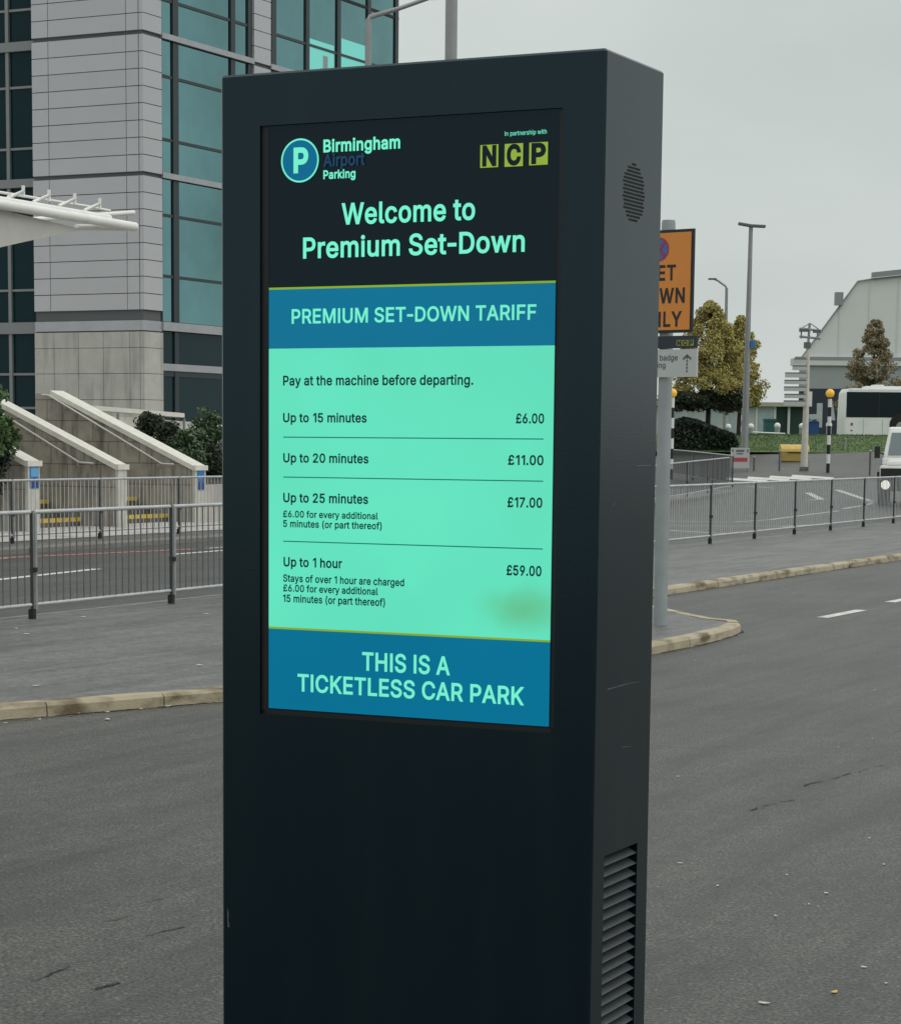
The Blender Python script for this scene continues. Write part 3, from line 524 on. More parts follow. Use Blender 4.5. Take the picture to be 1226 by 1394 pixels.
'£':'425|37 41 37 57 55 59 69 64 80 74 87 87 92 104 93 125 85 358 86 387 92 414 102 439 116 461 134 480 156 495 181 506 209 513 239 516 265 514 288 508 310 499 330 487 347 472 362 454 374 433 382 411 387 385 328 377 323 400 313 420 300 437 283 449 263 456 240 459 219 457 202 453 186 446 173 436 163 424 155 410 149 395 146 378 146 360 153 127 153 113 150 100 145 89 139 79 132 71 123 64 113 58 103 53 92 49 82 46 71 44 61 42 52 41 44 41|37 0 37 57 301 57 311 57 318 60 324 63 327 69 329 76 330 85 330 107 388 107 388 91 385 63 378 40 366 23 349 10 327 3 299 0|37 229 37 280 311 280 311 229'}
_gc = {}
def glyph(ch, bold):
    key = (ch, round(bold, 1))
    if key in _gc: return _gc[key]
    parts = GLYPHS[ch].split('|'); adv = int(parts[0]); cons = []
    for p in parts[1:]:
        q = [int(t) for t in p.split()]; cons.append([(q[i], q[i + 1]) for i in range(0, len(q), 2)])
    if ch == '1': cons, adv = cons[1:], 330
    if ch == 'I': cons, adv = [[(60, 0), (60, 509), (125, 509), (125, 0)]], 185
    if ch == '-': x_ = min(p[0] for p in cons[0]); cons, adv = [[(p[0] - x_ + 40, p[1]) for p in cons[0]]], max(p[0] for p in cons[0]) - x_ + 80
    if bold:
        for ci, c in enumerate(cons):
            n = len(c); out = []
            for i in range(n):
                p0, p1, p2 = Vector(c[i - 1]), Vector(c[i]), Vector(c[(i + 1) % n])
                d1, d2 = (p1 - p0), (p2 - p1)
                if d1.length < 1e-6 or d2.length < 1e-6: out.append(tuple(p1)); continue
                n1 = Vector((-d1.y, d1.x)).normalized(); n2 = Vector((-d2.y, d2.x)).normalized()
                m = n1 + n2
                if m.length < .3: m = n1
                m.normalize(); k = min(2.0, 1 / max(.4, m.dot(n1)))
                out.append(tuple(p1 + m * bold * k))
            cons[ci] = out
    vs, es = [], []
    for c in cons:
        b = len(vs); vs += [Vector(p) for p in c]; es += [(b + i, b + (i + 1) % len(c)) for i in range(len(c))]
    r = delaunay_2d_cdt(vs, es, [], 0, 1e-3)
    V2, F2 = r[0], r[2]
    tris = []
    for f in F2:
        cx = sum(V2[i].x for i in f) / 3; cy = sum(V2[i].y for i in f) / 3; wn_ = 0
        for c in cons:
            for (x0, y0), (x1, y1) in zip(c, c[1:] + c[:1]):
                if (y0 <= cy) != (y1 <= cy):
                    xx = x0 + (cy - y0) / (y1 - y0) * (x1 - x0)
                    if xx > cx: wn_ += 1 if y1 > y0 else -1
        if wn_: tris.append(tuple(f))
    _gc[key] = (adv, [(p.x, p.y) for p in V2], tris)
    return _gc[key]
def text_shape(txt, bold=0., track=0.):
    """(verts, tris, width, ) in 1/1000 em, origin at the left of the first glyph; cap height 509"""
    x = 0.; vs, fs = [], []
    for ch in txt:
        if ch == ' ': x += 195 + track; continue
        adv, gv, gt = glyph(ch, bold)
        b = len(vs); vs += [(x + px_, py_) for px_, py_ in gv]; fs += [tuple(b + i for i in t) for t in gt]
        x += adv + bold * .9 + track
    used = {i for t in fs for i in t}
    x0 = min(vs[i][0] for i in used); x1 = max(vs[i][0] for i in used)
    return [(a - x0, b_) for a, b_ in vs], fs, x1 - x0
def text_into(mb, txt, place, x0, x1, y, cap, bold=0., track=0., slant=0.):
    """place(x, y) maps the panel's own coordinates to world; the line spans x0..x1, baseline y, capitals cap high"""
    vs, fs, w = text_shape(txt, bold, track)
    sx, sy = (x1 - x0) / w, cap / 509.
    mb.add([place(x0 + a * sx, y + b * sy) for a, b in vs], [t for t in fs])

# ================================================================== THE SETTING
BIG = 420
sheet('road', [[(-30, -200), (BIG, -200), (BIG, 260), (-30, 260)]], 0.0, M['asphalt'])
# foreground footway with the bay cut into it
left_edge = [(-12, 11.4), (2, 11.2), (6, 10.55), (9, 9.72), (11.62, 8.78), (12.4, 8.47), (13.23, 8.15), (14.5, 7.72), (15.8, 7.33), (17, 7.08),
             (18.02, 6.95), (19.2, 6.93), (20.2, 7.0), (20.72, 7.10)]
nose = [(20.9, 7.2), (20.98, 7.36), (21.05, 7.5)]
bay = [(22.2, 8.44), (22.9, 9.05), (23.5, 9.42), (24.3, 9.56), (25.2, 9.57), (40, 9.47), (52, 9.4), (58, 9.3), (66, 8.6)]
edge = left_edge + nose + bay
back = [(66, 13.9), (52, 13.85), (17, 13.15), (-12, 12.6)]
def inset(path, d):
    out = []
    for i, p in enumerate(path):
        a = Vector(path[max(i - 1, 0)]); b = Vector(path[min(i + 1, len(path) - 1)])
        t = (b - a).normalized(); nrm = Vector((-t.y, t.x))
        out.append((p[0] + nrm.x * d, p[1] + nrm.y * d))
    return out
inn = inset(edge, .128)
# keep the nose from folding over
sheet('pavement', [inn[:left_edge.__len__()] + [inn[i] for i in range(len(left_edge) + 2, len(inn))] + back], .086, M['footway'], thick=.12)

def kerb(name, path, width, h, mt, stone=.9, seed=1):
    rnd = random.Random(seed)
    b = MB()
    # resample into stones
    P = [Vector(p) for p in path]
    L = [0]
    for a, c in zip(P, P[1:]): L.append(L[-1] + (c - a).length)
    def pt(s):
        for i in range(len(P) - 1):
            if s <= L[i + 1] or i == len(P) - 2:
                t = (s - L[i]) / max(1e-6, L[i + 1] - L[i]); return P[i] + (P[i + 1] - P[i]) * t
    s = 0.
    while s < L[-1] - .05:
        e_ = min(s + stone, L[-1])
        cuts = [s + .004] + [x for x in L if s + .06 < x < e_ - .06] + [e_ - .004]
        dz = rnd.uniform(-.004, .004); dn = rnd.uniform(-.004, .004)
        sec = []
        for c in cuts:
            q = pt(c); q0 = pt(max(0, c - .12)); q1 = pt(min(L[-1], c + .12))
            t = (q1 - q0).normalized(); nr = Vector((-t.y, t.x))
            prof = [(0 + dn, -.06), (.006 + dn, h * .72), (.028 + dn, h + dz), (width, h + dz), (width, -.06)]
            ring = []
            for off, z in prof:
                w_ = q + nr * off; ring.append(W(w_.x, w_.y, terr(w_.x) + z))
            sec.append(ring)
        n = 5; vs = [p for r in sec for p in r]; fs = []
        for i in range(len(sec) - 1):
            for k in range(n): fs.append((i * n + k, i * n + (k + 1) % n, (i + 1) * n + (k + 1) % n, (i + 1) * n + k))
        fs.append(tuple(range(n))); fs.append(tuple((len(sec) - 1) * n + k for k in range(n))[::-1])
        b.add(vs, fs)
        s = e_
    return b.build(name, mt, kind='structure')
kerb('kerb', edge, .13, .09, M['kerb'])
gd = MB(); rk = random.Random(17)
for (a, c2) in zip(edge, edge[1:]):
    a, c2 = Vector(a), Vector(c2); t_ = (c2 - a); L_ = t_.length; t_.normalize(); nr_ = Vector((-t_.y, t_.x)); q_ = 0.
    while q_ < L_:
        st_ = rk.uniform(.05, .22); w0 = rk.uniform(.004, .05)
        p0_, p1_ = a + t_ * q_ + nr_ * .012, a + t_ * min(L_, q_ + st_) + nr_ * .012
        ps = [p0_, p1_, p1_ - nr_ * w0 * rk.uniform(.3, 1.1), p0_ + t_ * st_ * rk.uniform(.1, .5) - nr_ * w0, p0_ - nr_ * w0 * rk.uniform(.2, .8)]
        gd.poly([W(p.x, p.y, terr(p.x) + .003) for p in (ps[0], ps[1], ps[2], ps[3], ps[4])]); q_ += st_
gd.build('gutter_dirt', mat('gutter_dirt', (.04, .035, .024), .9, var=.5, vscale=20), kind='stuff')
kerb('median_kerb', [(u_, v_ ) for u_, v_ in back[::-1]][::-1], -.13 if False else .13, .088, M['kerb_far'], 1.2, 3)

# far side of the far road
far_edge = [(66, 22.9), (60, 21.95), (54, 21.5), (46, 21.35), (34, 21.3), (0, 21.3), (-20, 21.3)]
kerb('far_kerb', far_edge[::-1], .15, .1, M['kerb_far'], 1.0, 5)
sheet('far_footway', [[(-20, 21.44), (0, 21.44), (34, 21.44), (46, 21.5), (54, 21.64), (60, 22.08), (66, 23.04), (66, 30), (-20, 30)]], .096, M['footway'], thick=.1)
sheet('forecourt_paving', [[(15, 22.55), (47, 22.55), (47, 29.9), (15, 29.9)]], .104, M['far_paving'])
# markings
def strip(p0, p1, w):
    a, b = Vector(p0), Vector(p1); t = (b - a).normalized(); n_ = Vector((-t.y, t.x)) * w / 2
    return [tuple(a - n_), tuple(b - n_), tuple(b + n_), tuple(a + n_)]
mk = [strip((22.84, 6.98), (24.12, 6.95), .13), strip((25.5, 7.03), (28.2, 7.0), .13), strip((30.3, 6.98), (33, 6.96), .13),
      strip((17, 17.0), (20.5, 17.2), .15), strip((20.6, 17.2), (26.0, 17.98), .15), strip((29.9, 19.33), (34.5, 19.5), .15)]
def gline(pts, w):
    q = [uv_of(at_ground(*p)) for p in pts]
    return [strip(a, b, w) for a, b in zip(q, q[1:])]
mk += gline([(905, 722), (974, 726), (1012, 727)], .17) + gline([(905, 709.5), (992, 711)], .14) + gline([(998, 711), (1060, 706), (1142, 695.5)], .12)
mk += gline([(1146, 693), (1180, 688), (1186, 684)], .13) + gline([(1139, 667), (1186, 683)], .2) + gline([(1099, 671), (1117, 680)], .2) + gline([(1119, 680), (1100, 681)], .2)
mk += gline([(905, 716), (1058, 716.5)], .13) + gline([(1062, 717), (1130, 713.5)], .16) + gline([(1136, 712), (1226, 702)], .12)
mk += gline([(1016, 662), (1052, 664.5)], .14)
sheet('road_markings', mk, .004, M['paint'])
zs = []
for (x0, y0) in ((988, 650.2), (1018, 648.9), (1048, 647.6), (1078, 646.4)):
    zs.append([uv_of(at_ground(x, y)) for x, y in ((x0, y0), (x0 + 56, y0 + 3.7), (x0 + 56, y0 + 6.2), (x0 - 2, y0 + 3.1))])
sheet('zebra_stripes', zs, .005, M['paint'])
redl = [strip((12, 21.0), (27.5, 20.78), .17), strip((27.5, 20.78), (31.6, 20.0), .17)]
sheet('red_line', redl, .004, M['red_paint'])
sheet('white_edge_line', [strip((31.9, 19.95), (40, 20.2), .1), strip((12, 20.84), (27.5, 20.6), .05)], .0045, M['paint'])
# cracks in the foreground asphalt
cr_ = []
def crack(pts, w):
    rnd = random.Random(len(pts) * 31 + int(pts[0][0]))
    P = [Vector(uv_of(at_z(*p))) for p in pts]; Q = []
    for a, b in zip(P, P[1:]):
        n = max(2, int((b - a).length / .05))
        for i in range(n): Q.append(a + (b - a) * i / n + Vector((rnd.uniform(-.012, .012), rnd.uniform(-.012, .012))))
    for i, (a, b) in enumerate(zip(Q, Q[1:])):
        if rnd.random() < .22: continue
        ww = w * rnd.uniform(.2, .85); cr_.append(strip(a, b, ww))
        for _ in range(2):
            o_ = Vector((rnd.gauss(0, .022), rnd.gauss(0, .022))); h_ = rnd.uniform(.1, .35)
            cr_.append(strip(a + o_, a + o_ + (b - a) * rnd.uniform(.1, .35) + Vector((rnd.uniform(-.004, .004), 0)), w * h_))
crack([(1020, 1103), (1052, 1094), (1090, 1087)], .016); crack([(1092, 1070), (1122, 1063), (1165, 1052)], .015); crack([(1165, 1052), (1205, 1040)], .006)
crack([(140, 1255), (165, 1252), (188, 1244), (205, 1243)], .010); crack([(128, 1347), (150, 1343), (190, 1328)], .016); crack([(196, 1229), (235, 1220)], .007)
crack([(15, 1319), (38, 1314)], .016); crack([(44, 1336), (75, 1325), (105, 1312)], .012); crack([(190, 1276), (220, 1270), (262, 1258)], .010); crack([(8, 1372), (40, 1366)], .008)
sheet('road_cracks', cr_, .003, M['crack'])

# grass bank and the plateau behind
b = MB()
nb = 60
rows = [(110.5, 1.36), (112, 1.56), (114, 1.86), (116.5, 2.14), (119, 2.22), (122, 2.24), (420, 2.24)]
X0, X1 = 2, 130
for (ya, za), (yb, zb) in zip(rows, rows[1:]):
    for i in range(nb):
        xa = X0 + (X1 - X0) * i / nb; xb = X0 + (X1 - X0) * (i + 1) / nb
        b.poly([(xa, ya, za), (xb, ya, za), (xb, yb, zb), (xa, yb, zb)])
b.build('grass_terrain', M['grass'], kind='structure')
b = MB()
rg = random.Random(3)
for i in range(9000):
    x = rg.uniform(14, 27); t = rg.random(); y = 110.8 + t * 8.5
    z = np.interp(y, [r[0] for r in rows], [r[1] for r in rows])
    h = rg.uniform(.03, .085); a = rg.uniform(0, 6.28); w = .03
    b.add([(x - w * math.cos(a), y - w * math.sin(a), z - .02), (x + w * math.cos(a), y + w * math.sin(a), z - .02), (x + rg.uniform(-.06, .06), y, z + h)], [(0, 1, 2)])
b.build('grass', M['leaf_bright'], kind='stuff')

# podium in front of the office building and planted slope
b = MB(); b.ubox(15, 75, 29.25, 60, -.2, 1.7); b.build('podium_ground', M['far_paving'], kind='structure')

# ================================================================== THE KIOSK
KTH, KX, KY, KW, KD, KH = 0.4635, 0.3855, 4.8564, 0.9116, 0.3334, HC + 0.7949
eS = Vector((-math.cos(KTH), math.sin(KTH), 0)); eN = Vector((math.sin(KTH), math.cos(KTH), 0))
K0 = Vector((KX, KY, 0))
def kf(px, py, depth=0.):             # photo point on the kiosk's front -> (metres from right edge, height)
    d = ray(px, py); c = K0 + eN * depth
    t = (c - O0).dot(eN) / d.dot(eN); p = O0 + d * t
    return (p - K0).dot(eS), p.z
def ks(px, py):                       # on its side -> (depth, height)
    d = ray(px, py); t = (K0 - O0).dot(eS) / d.dot(eS); p = O0 + d * t
    return (p - K0).dot(eN), p.z
def KP(s, dep, z): return K0 + eS * s + eN * dep + Vector((0, 0, z))

kiosk = thing('information_kiosk', K0 + eS * KW / 2 + eN * KD / 2, -KTH,
              'tall dark slate totem kiosk with a bright green and blue parking tariff screen', 'information kiosk')
REC = .0035
# openings
rl, rt = kf(354, 171.5); rr, _ = kf(762, 151); lit_l, zb_ = kf(366.5, 963.5, REC); lit_r, _ = kf(746.3, 989.5, REC)
lit_l2, zy_ = kf(365.5, 391.5, REC); lit_r2, zy2 = kf(756.5, 382.2, REC); zb2 = kf(746.3, 989.5, REC)[1]
LL, LR = (lit_l + lit_l2) / 2, (lit_r + lit_r2) / 2
ZB, ZY = (zb_ + zb2) / 2, (zy_ + zy2) / 2
ZC = (kf(365.3, 474, REC)[1] + kf(755.2, 471, REC)[1]) / 2
ZG = (kf(366, 851.8, REC)[1] + kf(748.5, 872.5, REC)[1]) / 2
RT = rt; RB = ZB - .014; RL = max(rl, LL + .012); RR = LR - .012
d0, vz0 = ks(822, 1164); d1, _ = ks(867, 1149)
VT = (vz0 + ks(867, 1149)[1]) / 2; VD0, VD1 = d0, d1; VB = .22
spd, spz = ks(862, 264)
def face_holes(b, x0, x1, z0, z1, hx0, hx1, hz0, hz1, P):
    xs, zs_ = [x0, hx0, hx1, x1], [z0, hz0, hz1, z1]
    for i in range(3):
        for j in range(3):
            if i == 1 and j == 1: continue
            b.poly([P(xs[i], zs_[j]), P(xs[i + 1], zs_[j]), P(xs[i + 1], zs_[j + 1]), P(xs[i], zs_[j + 1])])
b = MB()
c_ = .005; Zb, Zt = .0, KH
face_holes(b, c_, KW - c_, Zb, Zt - c_, RR, RL, RB, RT, lambda s_, z: KP(s_, 0, z))            # front
face_holes(b, c_, KD - c_, Zb, Zt - c_, VD0, VD1, VB, VT, lambda d_, z: KP(0, d_, z))          # right side
b.poly([KP(KW, c_, Zb), KP(KW, KD - c_, Zb), KP(KW, KD - c_, Zt - c_), KP(KW, c_, Zt - c_)])
b.poly([KP(c_, KD, Zb), KP(KW - c_, KD, Zb), KP(KW - c_, KD, Zt - c_), KP(c_, KD, Zt - c_)])
ring1 = [KP(c_, 0, 0), KP(0, c_, 0), KP(0, KD - c_, 0), KP(c_, KD, 0), KP(KW - c_, KD, 0), KP(KW, KD - c_, 0), KP(KW, c_, 0), KP(KW - c_, 0, 0)]
up_ = lambda p, z: Vector((p.x, p.y, z))
for i in (0, 2, 4, 6): b.poly([up_(ring1[i], Zb), up_(ring1[i + 1], Zb), up_(ring1[i + 1], Zt - c_), up_(ring1[i], Zt - c_)])
ctr = K0 + eS * KW / 2 + eN * KD / 2
top = [KP(c_, c_, Zt), KP(c_, KD - c_, Zt), KP(KW - c_, KD - c_, Zt), KP(KW - c_, c_, Zt)]
b.poly(top)
hi = [up_(p, Zt - c_) for p in ring1]
for i, (t0, t1) in ((7, (3, 0)), (1, (0, 1)), (3, (1, 2)), (5, (2, 3))):
    b.poly([hi[i], hi[(i + 1) % 8], top[t1], top[t0]])
for i, t in ((0, 0), (2, 1), (4, 2), (6, 3)): b.poly([hi[i], hi[i + 1], top[t]])
# reveals of the recess and vent
def reveal(pts_a, pts_b):
    for i in range(4): b.poly([pts_a[i], pts_a[(i + 1) % 4], pts_b[(i + 1) % 4], pts_b[i]])
q = [(RR, RB), (RL, RB), (RL, RT), (RR, RT)]
reveal([KP(s_, 0, z) for s_, z in q], [KP(s_, REC + .012, z) for s_, z in q])
q2 = [(VD0, VB), (VD1, VB), (VD1, VT), (VD0, VT)]
reveal([KP(0, d_, z) for d_, z in q2], [KP(.05, d_, z) for d_, z in q2])
b.cur = 1
def sc_line(pts, w):                     # scratches through the paint of the side
    P = [ks(*p) for p in pts]
    for (a0, z0), (a1, z1) in zip(P, P[1:]):
        dx, dz_ = a1 - a0, z1 - z0; L_ = math.hypot(dx, dz_); nx, nz_ = -dz_ / L_ * w, dx / L_ * w
        b.poly([KP(-.0004, a0 - nx, z0 - nz_), KP(-.0004, a1 - nx * .4, z1 - nz_ * .4), KP(-.0004, a1 + nx * .4, z1 + nz_ * .4), KP(-.0004, a0 + nx, z0 + nz_)])
sc_line([(826, 938.5), (842, 934), (858, 929.5)], .0011); sc_line([(858, 929.5), (872, 928)], .0005)
sc_line([(866, 634), (886, 633.3)], .0008); sc_line([(833, 688), (838, 683)], .0008); sc_line([(846, 1017), (858, 1016)], .0005)
b.poly([KP(kf(x, y)[0], -.0004, kf(x, y)[1]) for x, y in [(310, 1236), (311.6, 1243), (311, 1252), (312.6, 1262), (310.4, 1262), (309.8, 1248)]])
b.cur = 2
b.poly([KP(.05, VD0, VB), KP(.05, VD1, VB), KP(.05, VD1, VT), KP(.05, VD0, VT)])
b.build('housing', [M['housing'], M['scratch'], M['vent_dark']], kiosk)
b = MB()
x0, x1 = -.02, KW + .02
b.hexa([KP(x0, -.02, .0), KP(x1, -.02, 0), KP(x1, KD + .02, 0), KP(x0, KD + .02, 0), KP(x0, -.02, .03), KP(x1, -.02, .03), KP(x1, KD + .02, .03), KP(x0, KD + .02, .03)])
b.build('base_plate', M['housing'], kiosk)
# louvre blades
b = MB(); z = VT - .006; pit_ = .0236
while z > VB + .03:
    b.hexa([KP(.002, VD0 + .001, z - .0175), KP(.002, VD1 - .001, z - .0175), KP(.026, VD1 - .001, z - .004), KP(.026, VD0 + .001, z - .004),
            KP(.001, VD0 + .001, z - .016), KP(.001, VD1 - .001, z - .016), KP(.026, VD1 - .001, z - .002), KP(.026, VD0 + .001, z - .002)])
    z -= pit_
b.build('louvre', M['louvre'], kiosk)
# speaker grille: ring of perforations
b = MB(); R_ = .062; step_ = .0088
j = 0
zz = -R_
while zz <= R_:
    xx = -R_ + (step_ / 2 if j % 2 else 0)
    while xx <= R_:
        if xx * xx + zz * zz < R_ * R_:
            n = 8; r_ = .0029
            b.poly([KP(-.0006, spd + xx + r_ * math.cos(k * 6.2832 / n), spz + zz + r_ * math.sin(k * 6.2832 / n)) for k in range(n)])
        xx += step_
    zz += step_ * .87; j += 1
b.build('speaker_grille', M['vent_dark'], kiosk)

# the display: back glass, then what is lit on it
def flat(name, mt, rects, dep, parent, extra=None):
    b = MB()
    for s0, s1, z0, z1 in rects: b.poly([KP(s0, dep, z0), KP(s1, dep, z0), KP(s1, dep, z1), KP(s0, dep, z1)])
    return b.build(name, mt, parent)
screen = flat('screen', M['s_black'], [(RR + .0005, RL - .0005, RB + .0005, RT - .0005)], REC + .004, kiosk)
gasket = MB()
for s0, s1, z0, z1 in ((RR, LR - .003, RB, RT), (LL + .003, RL, RB, RT), (RR, RL, RB, ZB - .004)):
    gasket.poly([KP(s0, REC + .003, z0), KP(s1, REC + .003, z0), KP(s1, REC + .003, z1), KP(s0, REC + .003, z1)])
gasket.build('gasket', M['gasket'], kiosk)
D1, D2, D3 = REC, REC - .0006, REC - .0012
lc = (LR + LL) / 2
st_s, st_z = kf(712, 832, REC)
M['s_green'] = screen_mat('screen_green', lin(99, 226, 190), 1, stain=(KW / 2 - st_s, st_z, .11, .055, lin(100, 172, 106)))
flat('tariff_panel', M['s_green'], [(LR, LL, ZG, ZC)], D1, screen)
flat('blue_band', M['s_blue'], [(LR, LL, ZC, ZY - .0045)], D1, screen); flat('blue_band', M['s_blue'], [(LR, LL, ZB, ZG - .0045)], D1, screen)
flat('green_line', M['s_line'], [(LR, LL, ZY - .0045, ZY)], D1, screen); flat('green_line', M['s_line'], [(LR, LL, ZG - .0045, ZG)], D1, screen)
for (a, c2) in (((385.5, 594.8), (739.5, 598)), ((385.5, 649.3), (739, 655.2)), ((385.5, 736.2), (738.5, 748))):
    s0, z0 = kf(*a, D2); s1, z1 = kf(*c2, D2); zz = (z0 + z1) / 2
    rules = MB(); rules.poly([KP(s0, D2, zz - .0012), KP(s1, D2, zz - .0012), KP(s1, D2, zz + .0012), KP(s0, D2, zz + .0012)]); rules.build('rule_line', M['s_rule'], screen)
def kline(mb, txt, x0, yl, x1, yr, capl, bold, dep=D2, track=0.):
    """a line of the display: baseline left (x0, yl), baseline right (x1, yr), cap height in photo pixels at the left"""
    s0, z0 = kf(x0, yl, dep); s1, z1 = kf(x1, yr, dep); cap = kf(x0, yl - capl, dep)[1] - z0
    zz = (z0 + z1) / 2
    text_into(mb, txt, lambda x, y: KP(s0 - x, dep, y), 0, s0 - s1, zz, cap, bold, track)
t = MB()
kline(t, 'Welcome to', 464.8, 305.0, 646.3, 298.2, 27.5, 18)
kline(t, 'Premium Set-Down', 412.5, 350.5, 713.8, 342.5, 26.8, 18)
t.build('welcome_lettering', M['s_white'], screen)
t = MB(); kline(t, 'PREMIUM SET-DOWN TARIFF', 397, 439.9, 729.5, 434.9, 18.8, 16); t.build('tariff_title', M['s_white'], screen)
t = MB()
kline(t, 'THIS IS A', 492.7, 913.2, 612.3, 917.4, 23.6, 18)
kline(t, 'TICKETLESS CAR PARK', 405, 941.3, 713, 958.6, 22.4, 18)
t.build('ticketless_lettering', M['s_white'], screen)
for txt, x0, yl, x1, yr, cp, bd in (
        ('Pay at the machine before departing.', 385.4, 524, 643.9, 524, 12.6, 9),
        ('Up to 15 minutes', 385.4, 574.3, 499, 575, 11.8, 10), ('£6.00', 701.9, 575.8, 740.2, 576.2, 12.6, 11),
        ('Up to 20 minutes', 385.6, 629.2, 501.5, 630.4, 11.8, 10), ('£11.00', 691.2, 632.4, 739.4, 633, 12.6, 11),
        ('Up to 25 minutes', 385.6, 683.6, 501, 685.4, 12, 10), ('£17.00', 690.4, 690, 737.8, 691, 12.8, 11),
        ('£6.00 for every additional', 385.4, 704.2, 514.4, 706.6, 8.6, 9), ('5 minutes (or part thereof)', 385.4, 717.8, 519.6, 720, 9, 9),
        ('Up to 1 hour', 386, 771, 465.5, 773, 12, 10), ('£59.00', 689.2, 782.6, 736.6, 784.2, 13, 11),
        ('Stays of over 1 hour are charged', 385.4, 792.3, 550, 797, 9.4, 9), ('£6.00 for every additional', 385.6, 805.5, 514.4, 809.2, 9, 9),
        ('15 minutes (or part thereof)', 385.4, 820.2, 524, 824, 9.6, 9)):
    t = MB(); kline(t, txt, x0, yl, x1, yr, cp, bd + 11); t.build('tariff_lettering', M['s_dark'], screen)
# airport parking roundel
cs, cz = kf(408.4, 218.5, D1); rz_ = (kf(408, 188.5, D1)[1] - kf(408, 248.5, D1)[1]) / 2
def disc(mb, s_, z_, r0, dep, n=48, r1=None):
    if r1 is None: mb.poly([KP(s_ + r0 * math.cos(k * 6.28319 / n), dep, z_ + r0 * math.sin(k * 6.28319 / n)) for k in range(n)])
    else:
        for k in range(n):
            a, c2 = k * 6.28319 / n, (k + 1) * 6.28319 / n
            mb.poly([KP(s_ + r0 * math.cos(a), dep, z_ + r0 * math.sin(a)), KP(s_ + r0 * math.cos(c2), dep, z_ + r0 * math.sin(c2)),
                     KP(s_ + r1 * math.cos(c2), dep, z_ + r1 * math.sin(c2)), KP(s_ + r1 * math.cos(a), dep, z_ + r1 * math.sin(a))])
b = MB(); disc(b, cs, cz, rz_ * .93, D1)
b.build('roundel', M['s_logo'], screen)
t = MB(); disc(t, cs, cz, rz_ * .92, D2, 48, rz_); t.build('roundel_ring', M['s_white'], screen)
for a in (('P', 399.5, 234.2, 419.6, 233.2, 31.2, 32), ('Birmingham', 440.1, 206.4, 544.5, 201.8, 16, 26), ('Parking', 440.1, 243.4, 483.7, 241.4, 11, 24),
          ('In partnership with', 686.8, 185.0, 743.8, 181.8, 6, 4)):
    t = MB(); kline(t, *a); t.build('logo_lettering', M['s_white'], screen)
t = MB(); kline(t, 'Airport', 440.1, 226.3, 496.4, 224, 16, 20); t.build('airport_lettering', M['s_navy'], screen)
for ch, x0, x1, y0, y1 in (('N', 653.6, 678.2, 197.0, 228), ('C', 686.8, 711.8, 195.4, 226.6), ('P', 720.2, 745.6, 193.6, 224.6)):
    s0, _ = kf(x0, y0, D1); s1, _ = kf(x1, y0, D1); zt_ = kf((x0 + x1) / 2, y0, D1)[1]; zb3 = kf((x0 + x1) / 2, y1, D1)[1]
    tiles = MB(); tiles.poly([KP(s0, D1, zb3), KP(s1, D1, zb3), KP(s1, D1, zt_), KP(s0, D1, zt_)])
    mrg = .1 * (zt_ - zb3)
    tl_ = tiles.build('letter_tile', M['s_ncp'], screen); t = MB()
    text_into(t, ch, lambda x, y: KP(s0 - x, D2, y), (s0 - s1) * .12, (s0 - s1) * .9, zb3 + mrg * 1.1, (zt_ - zb3) * .8, 42); t.build('tile_letter', M['s_black'], screen)

# ================================================================== BARRIERS
def barrier(p0, p1, label, group, side=-1):
    """guardrail panel from ground point p0 to p1 (world)"""
    p0, p1 = Vector(p0), Vector(p1)
    d = (p1 - p0); L = d.length; ang = math.atan2(d.y, d.x)
    o = thing('pedestrian_barrier', p0, ang, label, 'barrier', group)
    T = lambda x, y, z: MW[o] @ Vector((x, y, z + (d.z) * x / L))
    H_ = 1.0
    b = MB(); b.obox(T(0, 0, H_ / 2 + .02), U * 0 + (T(1, 0, 0) - T(0, 0, 0)) * .006, (T(0, 1, 0) - T(0, 0, 0)) * .015, (0, 0, H_ / 2 - .03)); b.build('post', M['post_dark'], o)
    b = MB(); b.obox(T(0, 0, .045), (T(1, 0, 0) - T(0, 0, 0)) * .025, (T(0, 1, 0) - T(0, 0, 0)) * .026, (0, 0, .045)); b.build('foot', M['rubber'], o)
    b = MB(); b.obox(T(.03, 0, .45), (T(1, 0, 0) - T(0, 0, 0)) * .028, (T(0, 1, 0) - T(0, 0, 0)) * .024, (0, 0, .022)); b.build('clamp', M['rubber'], o)
    b = MB(); b.tube([T(.045, 0, H_ - .02), T(L - .02, 0, H_ - .02)], .019, 8); b.build('top_rail', M['galv_rail'], o)
    b = MB(); b.tube([T(.045, 0, .13), T(L - .02, 0, .13)], .017, 8); b.build('bottom_rail', M['galv_rail'], o)
    b = MB(); b.tube([T(.06, 0, .08), T(.06, 0, H_ - .03)], .018, 8); b.build('end_upright', M['galv'], o)
    b = MB(); n = max(4, int(round(L / .118)))
    for i in range(1, n):
        x = .06 + (L - .06) * i / n
        b.tube([T(x, 0, .13), T(x, 0, H_ - .03)], .0066, 6, False)
    b.build('infill_bars', M['rail_dark'], o)
    return o
PV = lambda u_: 12.84 + (u_ - 17.5) * .0203
us = [15.09, 17.51, 19.93, 22.35]
proto = barrier(W(15.09, PV(15.09), .086), W(17.51, PV(17.51), .086), '', 'guardrail panels along the median pavement')
dirang = proto.rotation_euler.z
allu = [15.09 + 2.42 * i for i in range(0, 17)]
labels = {0: 'galvanised guardrail panel cut by the left side of the photo, on the pavement', 1: 'galvanised guardrail panel with two dark posts, nearest one seen whole left of kiosk',
          2: 'galvanised guardrail panel that runs behind the left edge of the kiosk', 8: 'guardrail panel that runs out from behind the grey sign pole'}
